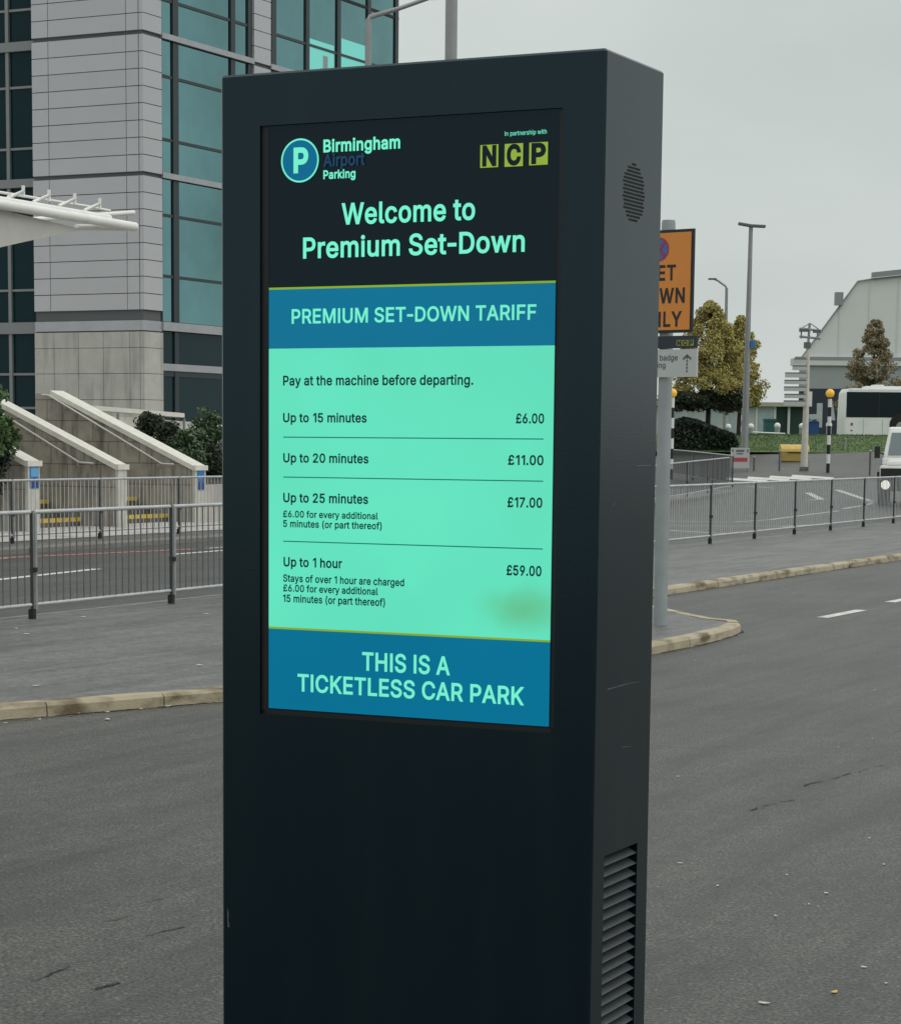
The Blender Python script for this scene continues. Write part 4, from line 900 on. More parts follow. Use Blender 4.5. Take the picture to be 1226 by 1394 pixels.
nth = ['first', 'second', 'third', 'fourth', 'fifth', 'sixth', 'seventh']
vis = [0, 1, 2, 3, 4, 5, 6, 7, 8, 9, 10, 11, 12, 13, 14]
for k in vis:
    u_ = allu[k]
    o = proto if k == 0 else copy_tree(proto)
    if k == 8:                                             # same bars from here on, viewing-angle paleness put into their colour
        proto = o
        for ch in o.children:
            if ch.name.startswith('infill_bars'):
                ch.data = ch.data.copy(); ch.data.materials[0] = M['galv_rail']
    o.location = W(u_, PV(u_), .086)
    o['label'] = labels.get(k) or ('guardrail panel hidden behind the kiosk, between kiosk and sign pole' if k < 8 else None) or '%s whole guardrail panel right of the sign pole, along the pavement edge' % nth[k - 9]
    o['group'] = 'guardrail panels along the median pavement'
for k, u_ in enumerate([24.9, 27.3, 29.7, 32.1, 34.5, 36.95, 39.4]):
    o = copy_tree(proto); o.location = W(u_, 22.15, .1); o.rotation_euler.z = math.pi / 2 - TH
    o['label'] = ['guardrail panel across the far road, in front of the dark hedge by the stairs', 'far guardrail panel below the nearer blue sign pillar',
                  'far guardrail panel in front of the lower end of the yellow nosed steps', 'far guardrail panel before the middle stair wall pillar',
                  'far guardrail panel in front of the steps between the two sloping walls', 'far guardrail panel below the farther blue sign pillar',
                  'far guardrail panel before the low planter wall beside the kiosk'][k]
    o['group'] = 'guardrail panels across the far road'
fb = [at_ground(880, 691), at_ground(907, 686), at_ground(934, 681.2), at_ground(962, 675.8), at_ground(991, 670)]
for k, (a, c2) in enumerate(zip(fb, fb[1:])):
    barrier(a + Vector((0, 0, .05)), c2 + Vector((0, 0, .05)), ['far curved guardrail panel just showing beside the grey sign pole', 'far curved guardrail panel below the left amber beacon',
            'far curved guardrail panel between the left beacon and the curve end', 'far curved guardrail panel that ends beside the white notice board'][k], 'guardrail panels on the far curve')
bb = [Vector((10.05, 73.7, 0)), Vector((9.85, 77.0, 0)), Vector((9.6, 80.4, 0)), Vector((9.3, 84, 0))]
for k, (a, c2) in enumerate(zip(bb, bb[1:])):
    a.z = terr(a.dot(U)) + .05; c2.z = terr(c2.dot(U)) + .05
    barrier(a, c2, ['rear guardrail panel turning back from the far curve end', 'rear guardrail panel in the middle, behind the far curve', 'rear guardrail panel nearest the striped beacon pole'][k], 'guardrail panels behind the far curve')

# ================================================================== STAIRS
ZP = 1.7
def slope_wall(name, uw, thick, path_top, v_end, label, rail=None, cap_only=False):
    """stair side wall in the plane u = uw (near face), running along v; path_top = [(v, z)...]"""
    o = thing(name, W(uw, path_top[0][0], .1), 0, label, 'stair wall')
    b = MB()
    pts = [W(uw, path_top[0][0], .0)] + [W(uw, v_, z - .1) for v_, z in path_top] + [W(uw, path_top[-1][0], .0)]
    b.prism(pts, U * thick); b.build('wall', M['stair_stone'], o)
    b = MB()
    for (va, za), (vb, zb) in zip(path_top, path_top[1:]):
        q = [W(uw - .04, va - .03, za - .098), W(uw - .04, vb, zb - .098), W(uw - .04, vb, zb), W(uw - .04, va - .03, za)]
        b.prism(q, U * (thick + .08))
    b.build('coping', M['coping'], o)
    # end pillar
    b = MB(); v0, z0 = path_top[0]
    b.ubox(uw - .008, uw + thick + .008, v0 - .07, v0 - .004, .0, z0 - .1); b.build('end_pillar', M['pillar_stone'], o)
    b = MB(); b.ubox(uw - .045, uw + thick + .045, v0 - .10, v0 - .033, z0 - .1, z0 - .002); b.build('pillar_cap', M['coping'], o)
    if rail:
        b = MB(); P = [W(uw - .09, v_, z) for v_, z in rail]; b.tube(P, .022, 8)
        for k in range(1, len(P) - 1):
            a = P[k]
        for f_ in (.03, .3, .58, .86):
            a = P[1] + (P[-2 if len(P) > 2 else -1] - P[1]) * f_
            b.tube([a, a + Vector((0, 0, -.07)), a + U * .09 + Vector((0, 0, -.09))], .014, 6)
        b.build('handrail', M['rail_pale'], o)
    return o
vA0, vB0 = 24.95, 24.95
def cv(px, py, uw): 
    p = on_u(px, py, uw); return p.dot(V), p.z
uA, uB, uP = 36.45, 39.45, 33.62
a0, a1 = cv(157, 632, uA), cv(0, 547, uA)
b0_, b1_ = cv(262, 633.5, uB), cv(70, 531.5, uB)
def ext(p, q, v_): t_ = (v_ - p[0]) / (q[0] - p[0]); return (v_, p[1] + (q[1] - p[1]) * t_)
slope_wall('stair_wall', uA, .28, [a0, ext(a0, a1, a0[0] + 4.2)], 0, 'middle sloping stone stair wall with pale coping and a plain end pillar',
           rail=[cv(131, 631, uA), cv(112, 629.5, uA), cv(27, 576, uA), ext(cv(112, 629.5, uA), cv(27, 576, uA), a0[0] + 3.9)])
slope_wall('stair_wall', uB, .38, [b0_, b1_], 0, 'longest sloping stone stair wall, its end pillar carrying a blue sign beside the shrubs',
           rail=[cv(240, 632.2, uB), cv(224, 631.5, uB), cv(70, 538, uB), cv(61, 537.5, uB)])
b = MB(); vb1 = b1_[0]; vb2 = cv(49, 530, uB)[0]
b.ubox(uB + .002, uB + .38, vb1 + .004, vb2, 0, b1_[1] - .06)
b.build('wall_end_block', M['stair_stone'], label='flat topped stone block at the top of the longest stair wall', cat='wall block')
p0 = cv(34, 627, uP)
slope_wall('stair_wall', uP, .34, [(p0[0], p0[1]), (p0[0] + 4, p0[1] + 1.75)], 0, 'nearest stone stair wall behind the bush, its pillar carrying a light blue sign')
for (x0, x1, y0, y1, uu, vv_, lab, seg) in ((40, 49.5, 636, 665, uP, p0[0], 'light blue pictogram sign on the nearest stair pillar', 0), (265, 275, 640, 667, uB, b0_[0], 'deep blue pictogram sign on the pillar beside the shrubs', 1)):
    pl = on_v((x0 + x1) / 2, (y0 + y1) / 2, vv_ - .07)
    o = thing('wall_sign', pl, 0, lab, 'sign')
    h_ = (on_v(x0, y0, vv_ - .07).z - on_v(x0, y1, vv_ - .07).z) / 2; uc = uu + (.17 if seg == 0 else .19); w_ = .125
    b = MB(); b.ubox(uc - w_, uc + w_, vv_ - .082, vv_ - .071, pl.z - h_, pl.z + h_); b.build('sign_panel', M['sign_blue'], o)
    b = MB(); b.ubox(uc - w_ + .015, uc + w_ - .015, vv_ - .086, vv_ - .0825, pl.z + h_ * .1, pl.z + h_ * .92); b.build('light_field', M['sign_lblue'] if seg == 0 else M['sign_blue'], o)
    b = MB(); b.ubox(uc - w_ + .015, uc + w_ - .015, vv_ - .086, vv_ - .0825, pl.z - h_ * .92, pl.z - h_ * .25)
    b.prism([W(uc - .05, vv_ - .0865, pl.z - h_ * .2), W(uc + .05, vv_ - .0865, pl.z - h_ * .2), W(uc, vv_ - .0865, pl.z + h_ * .1)], V * .003)
    b.build('dark_field', M['sign_navy'], o)
for (u0, u1, lab) in ((uP + .36, uA - .03, 'wide stone steps with yellow nosings between nearest and middle stair walls'), (uA + .30, uB - .03, 'stone steps with yellow nosings between middle and longest stair walls')):
    o = thing('stairs', W((u0 + u1) / 2, 25.5, .1), 0, lab, 'stairs', 'stairs up to the office building')
    b = MB(); nsn = MB(); rise = (ZP - .1) / 10
    for i in range(10):
        v_ = 25.55 + .37 * i; zt_ = .1 + rise * (i + 1)
        b.ubox(u0, u1, v_, v_ + .371 if i < 9 else 29.24, .0, zt_)
        nsn.ubox(u0 + .01, u1 - .01, v_ - .006, v_ + .055, zt_ - .07, zt_ + .006)
    b.build('steps', M['step'], o); nsn.build('nosings', M['nosing'], o)
# planter beside the stairs
u0, u1 = uB + .38, 47
b = MB(); zt_ = on_v(292, 660, 25.0).z
b.ubox(u0 + .04, u1, 25.0, 25.25, 0, zt_); b.build('planter_wall', M['far_paving'], label='low pale retaining wall below the shrubs beside the kiosk', cat='planter wall')
b = MB()
b.add([W(u0 + .02, 25.25, 0), W(u1, 25.25, 0), W(u1, 29.24, 0), W(u0 + .02, 29.24, 0), W(u0 + .02, 25.25, zt_ - .08), W(u1, 25.25, zt_ - .08), W(u1, 29.24, 1.68), W(u0 + .02, 29.24, 1.68)],
      [(4, 5, 6, 7), (0, 1, 5, 4), (1, 2, 6, 5), (2, 3, 7, 6), (3, 0, 4, 7)])
b.build('planted_slope_soil', M['soil'], kind='structure')
# ramp parapet with pale rail behind the shrubs
vR = 30.2
r0, r1, r2 = on_v(128, 552.3, vR), on_v(249, 562.5, vR), on_v(306, 567.5, vR)
o = thing('ramp_parapet', Vector((r1.x, r1.y, ZP)), 0, 'low cream ramp wall with a pale rail on top, behind the shrubs', 'ramp wall')
b = MB(); uu0, uu1 = r0.dot(U), r2.dot(U)
b.prism([W(uu0, vR, .4), W(uu1, vR, .4), W(uu1, vR, r2.z - .18), W(uu0, vR, r0.z - .2)], V * .2); b.build('wall', M['pillar_stone'], o)
b = MB(); b.prism([r0 - V * .05 - Vector((0, 0, .1)), r1 - V * .05 - Vector((0, 0, .1)), r1 - V * .05, r0 - V * .05], V * .3)
b.build('rail', M['coping'], o)
b = MB()
for i in range(7):
    t_ = i / 6; p = r0 + (r2 - r0) * t_; b.ubox(p.dot(U) - .03, p.dot(U) + .03, vR - .03, vR - .002, 1.2, p.z - .12)
b.build('panel_joints', M['grey_mullion'], o)

# ================================================================== OFFICE BUILDING
u0B, v0B = 50.35, 33.34
ZB0 = 1.7; FL = 3.47; bands = [4.70, 8.35, 11.82, 15.3]; TOP = 18.8
bld = thing('office_building', W(u0B + 5, v0B + 5, ZB0), 0, 'large grey stone office building with teal glass bays, behind the stairs', 'building')
vP1 = on_u(45.5, 300, u0B).dot(V)                         # far side of the corner pier on the left face
uq = lambda px, py=80: on_v(px, py, v0B).dot(U)
uR1, uP2a, uP2b, uE = uq(220.5), uq(346), uq(369), uq(545)
# core behind everything
b = MB()
b.ubox(u0B + .62, uE - .05, v0B + .35, v0B + 24, 0, TOP); b.build('wall', M['joint'], bld)
def cladding(name, face, a0, a1, z0, z1, rows, cols, mt, thick=.12, gap=.02, parent=None):
    b = MB()
    for zi, zj in zip(rows, rows[1:]):
        for ci, cj in zip(cols, cols[1:]):
            if face == 'L': b.ubox(u0B, u0B + thick, ci + gap / 2, cj - gap / 2, zi + gap / 2, zj - gap / 2)
            else: b.ubox(ci + gap / 2, cj - gap / 2, v0B, v0B + thick, zi + gap / 2, zj - gap / 2)
    return b.build(name, mt, parent)
rows = [5.0]
for k in range(3):
    z0, z1 = (bands[k] + (.3 if k == 0 else .09)), bands[k + 1]
    seg = [z0 + (z1 - z0) * i / 8 for i in range(9)]
    rows = (rows[:-1] if k == 0 else rows) + seg
allrows = []
for k in range(3):
    z0, z1 = (bands[k] + (.3 if k == 0 else .09)), bands[k + 1]
    allrows.append([z0 + (z1 - z0) * i / 8 for i in range(9)])
allrows.append([15.39, 16.2, 17.0, 17.9, 18.8])
cols = [v0B + .13, on_u(173, 300, u0B).dot(V), on_u(68, 300, u0B).dot(V), vP1]
scols = [v0B + .13, on_u(177, 480, u0B).dot(V), on_u(141, 480, u0B).dot(V), on_u(107, 480, u0B).dot(V), on_u(74, 480, u0B).dot(V), vP1]
srow = [1.2, on_u(150, 544, u0B).z, on_u(150, 508.5, u0B).z, on_u(150, 473.5, u0B).z, 4.46]
pier = MB(); pier.ubox(u0B + .06, uR1 - .02, v0B + .06, vP1 - .02, 0, TOP); pier = pier.build('corner_pier', M['joint'], bld)
for r_ in allrows: 
    cladding('cladding', 'L', 0, 0, 0, 0, r_, cols, M['clad'], parent=pier)
    cladding('cladding', 'R', 0, 0, 0, 0, r_, [u0B, uR1], M['clad'], parent=pier)
b = MB()
for zi, zj in zip(srow, srow[1:]):
    for ci, cj in zip(scols, scols[1:]): b.ubox(u0B, u0B + .1, ci + .006, cj - .006, zi + .006, zj - .006)
    b.ubox(u0B, uR1, v0B, v0B + .12, zi + .006, zj - .006)
b.build('stone_cladding', M['stone'], pier)
b = MB(); b.ubox(u0B + .03, u0B + .12, v0B + .13, vP1, 4.49, 4.74); b.ubox(u0B + .03, uR1, v0B + .03, v0B + .125, 4.49, 4.74); b.build('band', M['steel_band'], pier)
# second pier between the bays
pier2 = MB(); pier2.ubox(uP2a + .02, uP2b - .02, v0B + .06, v0B + 1, 0, TOP); pier2 = pier2.build('pier', M['joint'], bld)
for r_ in allrows: cladding('cladding', 'R', 0, 0, 0, 0, r_, [uP2a, uP2b], M['clad'], parent=pier2)
# glazed bays
def bay_r(ua, ub, z0, z1, muls, trans, glassm, vrec=.09, label=None, mm='mullion'):
    b = MB(); b.ubox(ua, ub, v0B + vrec, v0B + vrec + .03, z0, z1); w = b.build('window', M[glassm], bld, label=label)
    f = MB()
    for x, wd in muls: f.ubox(x - wd / 2, x + wd / 2, v0B + vrec - .045, v0B + vrec - .001, z0, z1)
    for z, h in trans: f.ubox(ua, ub, v0B + vrec - .03, v0B + vrec - .0015, z - h / 2, z + h / 2)
    f.build('window_frame', M[mm], w)
    return w
mul1 = [(uR1 + .04, .06), (uq(241.5), .26), (uq(319.5), .22), (uq(342.5), .2)]
mul2 = [(uq(375), .26), (uq(421), .2), (uq(463.5), .2), (uq(504.5), .2), (uq(542), .2)]
floors = [(ZB0, 4.5, 'shaded_glass'), (4.76, bands[1], 'glass'), (bands[1] + .18, bands[2], 'glass'), (bands[2] + .18, bands[3], 'glass'), (bands[3] + .18, TOP, 'glass')]
for k, (z0, z1, gm) in enumerate(floors):
    tr = [(z1 - (z1 - z0) * .27, .075), (z1 - (z1 - z0) * .75, .075)]
    if k == 1: tr = [(z0 + 1.15, .075), (z1 - .9, .075)]
    if k == 0: tr = [(on_v(260, 508, v0B).z, .22), (3.55, .06)]
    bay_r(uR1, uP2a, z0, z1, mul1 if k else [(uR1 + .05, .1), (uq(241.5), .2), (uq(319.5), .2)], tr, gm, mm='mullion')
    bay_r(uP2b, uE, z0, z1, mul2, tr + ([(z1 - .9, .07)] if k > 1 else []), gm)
for z0, z1 in [(4.52, 4.74)] + [(z + .02, z + .16) for z in bands[1:]]:
    for ua, ub in ((uR1 + .002, uP2a - .002), (uP2b + .002, uE)):
        b = MB(); b.ubox(ua, ub, v0B - .02, v0B + .15, z0, z1); b.build('floor_band', M['steel_band'], bld)
b = MB(); b.ubox(uR1 + .01, uP2a - .01, v0B + .02, v0B + .05, 3.5, 3.68); b.build('transom_band', M['steel_band'], bld)
# green emission stands in for the bright rectangle in the second bay's glass
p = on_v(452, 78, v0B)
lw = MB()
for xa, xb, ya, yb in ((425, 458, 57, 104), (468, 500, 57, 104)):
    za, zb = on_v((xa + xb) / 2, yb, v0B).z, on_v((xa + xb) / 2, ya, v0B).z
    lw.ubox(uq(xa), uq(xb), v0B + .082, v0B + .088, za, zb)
lw = lw.build('glow_pane', M['glow_glass'], bld, label='bright glowing green pane in the farther glass bay')
b = MB(); b.ubox(uq(443), uq(449.5), v0B + .0785, v0B + .0815, on_v(446, 96, v0B).z, on_v(446, 76, v0B).z); b.ubox(uq(440), uq(452), v0B + .0785, v0B + .0815, on_v(446, 104, v0B).z, on_v(446, 94, v0B).z)
b.build('pane_silhouette', M['silhouette_grey'], lw)  # grey silhouette laid over the emissive panes
# left glazing (recessed, dark reflections in its colour)
uG = u0B + .45
vG1 = v0B + 14
lb = [(ZB0, 4.46, .2), (4.76, bands[1] - .12, .1), (bands[1] + .1, bands[2] - .12, .1), (bands[2] + .12, bands[3], .1), (bands[3] + .15, TOP, .1)]
vm = [on_u(15, 300, uG).dot(V) + 1.02 * i for i in range(0, 10)]
for k, (z0, z1, _) in enumerate(lb):
    b = MB(); b.ubox(uG, uG + .03, vP1 + .002, vG1, z0, z1); w = b.build('window', M['shaded_glass'], bld)
    f = MB()
    for x in vm: f.ubox(uG - .08, uG - .001, x - .05, x + .05, z0, z1)
    hh = z1 - z0
    for t_ in ((.24, .72) if k else (.30, .62)): f.ubox(uG - .05, uG - .0015, vP1 + .002, vG1, z0 + hh * t_ - .03, z0 + hh * t_ + .03)
    f.build('window_frame', M['grey_mullion'], w)
    # grey floor bands across the left glazing
for za, zb in ((4.46, 4.76), (bands[1] - .12, bands[1] + .1), (bands[2] - .12, bands[2] + .12), (bands[3], bands[3] + .15)):
    b = MB(); b.ubox(uG - .12, uG + .05, vP1 + .003, vG1, za + .002, zb - .002); b.build('floor_band', M['grey_mullion'], bld)
b = MB()
rb = random.Random(5)
for k, (z0, z1, _) in enumerate(lb):
    for i in range(9):
        if rb.random() < .55:
            pass
b.ubox(u0B + .2, uE, v0B + .2, v0B + 24, TOP + .002, TOP + .4)
b.build('roof', M['steel_band'], bld)

# ================================================================== ENTRANCE CANOPY
cu = lambda x, y, v_: on_v(x, y, v_)
vC = 24.4
t1, t0 = cu(184, 309, vC), cu(-60, 268, vC)
can = thing('entrance_canopy', W(t1.dot(U) - 6, vC, .1), 0, 'white tubular entrance canopy with fabric roof jutting in from the left', 'canopy')
b = MB(); b.tube([t0 + (t0 - t1) * 1.2, t1], .085, 12); b.build('edge_tube', M['white'], can)
t2 = cu(152, 297.5, vC + .02)
b = MB(); b.tube([cu(-60, 262.5, vC) + (t0 - t1) * 1.2 + V * .05, t2 + V * .05], .07, 12); b.build('edge_tube', M['white'], can)
zd = t1.z
e1 = cu(182, 289.5, vC + 2.5); e0 = cu(-60, 306, vC + 2.5)
b = MB(); b.tube([e0, e1], .05, 10); b.build('rear_tube', M['white'], can)
b = MB(); b.tube([cu(104, 309.5, vC + .3), cu(186, 309.8, vC + .1)], .055, 8); b.build('bottom_tube', M['white'], can)
# membrane: a sagging sheet below the tubes
b = MB(); n = 16; rowsP = []
for i in range(n + 1):
    t_ = i / n
    xa = -60 + (108 + 60) * t_
    ya = 355 - 41 * (max(0, t_)) ** .8
    lo = cu(xa, ya, vC + .1); 
    hi_ = cu(xa, 262 + (303 - 262) * t_ + 8, vC + .1)
    rowsP.append([hi_, lo, lo + V * 2.4 + Vector((0, 0, .35)), hi_ + V * 2.4 + Vector((0, 0, .15))])
for ra, rb_ in zip(rowsP, rowsP[1:]):
    for k in range(3): b.add([ra[k], rb_[k], rb_[k + 1], ra[k + 1]], [(0, 1, 2, 3)], True)
    b.add([ra[3], rb_[3], rb_[0], ra[0]], [(0, 1, 2, 3)], True)
b.poly(rowsP[-1])
b.build('fabric_roof', M['membrane'], can)
for x, y in ((13, 269), (32, 259), (67, 264.5), (102, 269.5), (136, 276)):
    a = cu(x, y, vC + .3); base = cu(x - 22, y + 11, vC + .3)
    b = MB(); b.tube([base, a + Vector((0, 0, -.02)), a], .032, 8); b.tube([a + Vector((0, 0, .08)), a - Vector((0, 0, .12))], .03, 8); b.build('strut', M['white'], can)
b = MB(); b.tube([cu(-60, 252, vC + .9), cu(120, 281, vC + .9), cu(150, 287, vC + .9)], .025, 8); b.build('upper_rod', M['white'], can)
b = MB()
for uu in (t1.dot(U) - 11, ): b.tube([W(uu, vC + 1.2, .1), W(uu, vC + 1.2, zd + .6)], .12, 12)
b.build('column', M['white'], can)

# ================================================================== POLES AND LAMPS
p = W(0, 0); 
base = at_y(607.5, 700, 30.5); base.z = 0.09
lc_ = thing('lighting_column', base, 0, 'thick grey column rising above the top of the kiosk', 'lamp column')
b = MB(); b.tube([base, base + Vector((0, 0, 12.5))], [.085, .07], 16); b.build('column', M['lamp_grey'], lc_)
b = MB()
for s_ in (-1, 1): b.obox(base + Vector((s_ * .55, 0, 12.45)), (.42, 0, .03 * s_), (0, .14, 0), (0, 0, .05))
b.build('lamp_head', M['lamp_head'], lc_)
# cranked lamp beside the office
cb = at_y(502, 600, 47.0); ct = at_y(501.5, 26, 47.0); cb = Vector((ct.x + .02, 47.0, .1))
cl = thing('cranked_street_lamp', cb, 0, 'grey street lamp with an angled arm, in front of the office glass above the kiosk', 'street lamp')
b = MB(); b.tube([cb, Vector((cb.x, cb.y, 4)), ct], [.11, .085, .06], 12); b.build('column', M['lamp_grey'], cl)
a1_ = at_y(545, 11, 47.0); a2_ = at_y(590, -5, 47.0)
b = MB(); b.tube([ct - Vector((0, 0, .05)), ct + (a1_ - ct) * .05 + Vector((0, 0, .03)), a1_, a2_], [.06, .05, .042, .04], 10); b.build('arm', M['lamp_grey'], cl)
b = MB(); b.obox(a2_ + Vector((.3, 0, .02)), (.36, 0, .02), (0, .13, 0), (0, 0, .05)); b.build('lamp_head', M['lamp_head'], cl)
# far tall twin lamp
Y = 100.; tp = at_y(1021.5, 309, Y); bs = at_y(1012, 636, Y); bs.z = terr(bs.dot(U))
tl = thing('twin_street_lamp', bs, 0, 'tall grey street lamp with two flat heads, right of the orange sign', 'street lamp')
b = MB(); b.tube([bs, bs + (tp - bs) * .5, tp], [.16, .12, .085], 12); b.build('column', M['lamp_grey'], tl)
for s_, x0 in ((-1, 1004.5), (1, 1041)):
    q_ = at_y(x0, 306 if s_ < 0 else 310, Y); b = MB(); m_ = (q_ + tp) / 2
    b.obox(m_ + Vector((0, 0, .05)), (q_ - tp) * .5, (0, .16, 0), (0, 0, .055)); b.build('lamp_head', M['lamp_head'], tl, bevel=.02)
b = MB(); q_ = at_y(1023.5, 469, Y); b.obox(q_, (.1, 0, 0), (0, .1, 0), (0, 0, .16)); b.build('small_box', M['sign_blue'], tl)
Y = 121.; tp = at_y(988.5, 392, Y); bs = at_y(985, 600, Y); bs.z = 2.2
l2 = thing('cranked_street_lamp', bs, 0, 'far slim street lamp with bent arm, rising out of the autumn tree', 'street lamp')
b = MB(); b.tube([bs, tp], [.1, .075], 10); b.build('column', M['lamp_grey'], l2)
m_ = at_y(976, 381.5, Y); b = MB(); b.tube([tp, at_y(987, 389.5, Y), m_, at_y(972, 380, Y)], .055, 8); b.build('arm', M['lamp_grey'], l2)
q_ = at_y(964, 379.3, Y); b = MB(); b.obox((q_ + at_y(974, 380.3, Y)) / 2, (.2, 0, 0), (0, .13, 0), (0, 0, .04)); b.build('lamp_head', M['lamp_head'], l2)

# ================================================================== SET-DOWN SIGN
SY = 21.3
sp = at_z(898, 851, .086)
SA = math.radians(-24.0)                                 # facing
sx = Vector((math.cos(SA), -math.sin(SA) * -1, 0)).normalized()
sx = Vector((math.cos(math.radians(38)), -math.sin(math.radians(38)), 0))      # to the right, coming nearer
sn = Vector((-sx.y, sx.x, 0)) * -1                       # towards the viewer
sn = Vector((-math.sin(math.radians(38)), -math.cos(math.radians(38)), 0))
sgn = thing('road_sign', sp, 0, 'orange black-edged set down sign with navy and white plates on a grey pole', 'road sign')
pole_top = at_y(907.5, 303, sp.y)
b = MB(); b.tube([sp, Vector((sp.x, sp.y, pole_top.z))], .062, 18); b.tube([Vector((sp.x, sp.y, pole_top.z - .003)), Vector((sp.x, sp.y, pole_top.z + .02))], .058, 14); b.build('pole', M['pole_grey'], sgn)
S0 = sp + sn * .085; S0.z = 0
def sgp(px, py):                                         # photo point on the sign's plane -> (x along, z)
    d = ray(px, py); t_ = (S0 - O0).dot(sn) / d.dot(sn); p = O0 + d * t_; return (p - S0).dot(sx), p.z
def SP(x, z, out=0.): return S0 + sx * x + sn * out + Vector((0, 0, z))
xr, zt_ = sgp(945.5, 311); xr2, zb2 = sgp(942, 452.5)
xr = (xr + xr2) / 2; xl = -xr - .02
xl = xr - .80
def splate(b, x0, x1, z0, z1, o0, o1):
    b.hexa([SP(x0, z0, o0), SP(x1, z0, o0), SP(x1, z0, o1), SP(x0, z0, o1), SP(x0, z1, o0), SP(x1, z1, o0), SP(x1, z1, o1), SP(x0, z1, o1)])
b = MB(); splate(b, xl, xr, zb2, zt_, -.012, .012); b.build('sign_back', M['black'], sgn)
b = MB(); bw = .026; splate(b, xl + bw, xr - bw, zb2 + bw, zt_ - bw, .012, .0145); face = b.build('orange_face', M['orange'], sgn)
t = MB()
for txt, x1, yb, cap in (('SET', 920.5, 380.8, 19.8), ('DOWN', 932.5, 411.5, 19.5), ('ONLY', 928.5, 443.8, 19.5)):
    xe, zz = sgp(x1, yb); ch = sgp(x1, yb - cap)[1] - zz
    vs, fs, w_ = text_shape(txt, 22, 30); wm = w_ * ch / 509 * .87
    xa = xe - wm
    text_into(t, txt, lambda x, z: SP(x, z, .0165), xa, xe, zz, ch, 22, 30)
t.build('sign_lettering', M['black'], face)
xc = (xl + xr) / 2; xe, zc = sgp(911.5, 339); rr_ = .105; xc = xe - rr_
b = MB(); N_ = 40
for k in range(N_):
    a, c2 = k * 6.28319 / N_, (k + 1) * 6.28319 / N_
    b.poly([SP(xc + rr_ * math.cos(a), zc + rr_ * math.sin(a), .0165), SP(xc + rr_ * math.cos(c2), zc + rr_ * math.sin(c2), .0165), SP(xc + rr_ * .8 * math.cos(c2), zc + rr_ * .8 * math.sin(c2), .0165), SP(xc + rr_ * .8 * math.cos(a), zc + rr_ * .8 * math.sin(a), .0165)])
for s_ in (-1, 1):
    dx, dz_ = .707 * rr_ * .8, .707 * rr_ * .8 * s_; nx, nz_ = -.012 * s_ , .012
    b.poly([SP(xc - dx - nx, zc - dz_ - nz_, .018), SP(xc + dx - nx, zc + dz_ - nz_, .018), SP(xc + dx + nx, zc + dz_ + nz_, .018), SP(xc - dx + nx, zc - dz_ + nz_, .018)][::1])
b.build('red_ring', M['sign_red'], face)
b = MB(); b.poly([SP(xc + rr_ * .8 * math.cos(k * 6.28319 / N_), zc + rr_ * .8 * math.sin(k * 6.28319 / N_), .016) for k in range(N_)]); b.build('blue_disc', M['sign_blue'], face)
xa, z1_ = sgp(949, 456.5); _, z0_ = sgp(949, 473.5)
b = MB(); splate(b, xl, xa, z0_, z1_, -.012, .01); pan = b.build('navy_plate', M['sign_panel'], sgn)
t = MB(); k_ = MB()
e1_, zz1 = sgp(945.5, 462.5); e0_, zz0 = sgp(921, 471.0)
tw = (e1_ - e0_) / 3.3
for i, ch in enumerate('NCP'):
    x0 = e0_ + (e1_ - e0_) * i / 3; x1 = x0 + tw
    k_.poly([SP(x0, zz0, .012), SP(x1, zz0, .012), SP(x1, zz1, .012), SP(x0, zz1, .012)])
    text_into(t, ch, lambda x, z: SP(x, z, .0135), x0 + tw * .15, x1 - tw * .12, zz0 + (zz1 - zz0) * .12, (zz1 - zz0) * .76, 40)
k_.build('letter_tiles', M['lime'], pan); t.build('tile_letters', M['black'], pan)
xa, z1_ = sgp(949, 475); _, z0_ = sgp(949, 513)
b = MB(); splate(b, xl, xa, z0_, z1_, -.012, .014); pan = b.build('white_plate', M['sign_white'], sgn)
t = MB()
for txt, x1, yb, cap in (('Blue badge', 923, 490.5, 7.5), ('parking', 906.5, 500.8, 7.5)):
    xe, zz = sgp(x1, yb); ch = sgp(x1, yb - cap)[1] - zz
    vs, fs, w_ = text_shape(txt, 14, 0); text_into(t, txt, lambda x, z: SP(x, z, .016), xe - w_ * ch / 509 * .95, xe, zz, ch, 14, 0)
ax_, az_ = sgp(936, 483.2)
def sline(x0, z0, x1, z1, w):
    L_ = math.hypot(x1 - x0, z1 - z0); nx, nz_ = -(z1 - z0) / L_ * w, (x1 - x0) / L_ * w
    t.poly([SP(x0 - nx, z0 - nz_, .016), SP(x1 - nx, z1 - nz_, .016), SP(x1 + nx, z1 + nz_, .016), SP(x0 + nx, z0 + nz_, .016)])
sline(ax_ - .042, az_ - .038, ax_ + .004, az_, .009); sline(ax_ + .042, az_ - .038, ax_ - .004, az_, .009)
for i in range(5): sline(ax_, az_ - .012 - .03 * i, ax_, az_ - .034 - .03 * i, .007)
t.build('sign_lettering', M['grey_ink'], pan)
b = MB()
for z in (zt_ - .2, zb2 + .2): splate(b, -.09, .09, z - .02, z + .02, -.055, -.0125)
b.build('brackets', M['galv'], sgn)

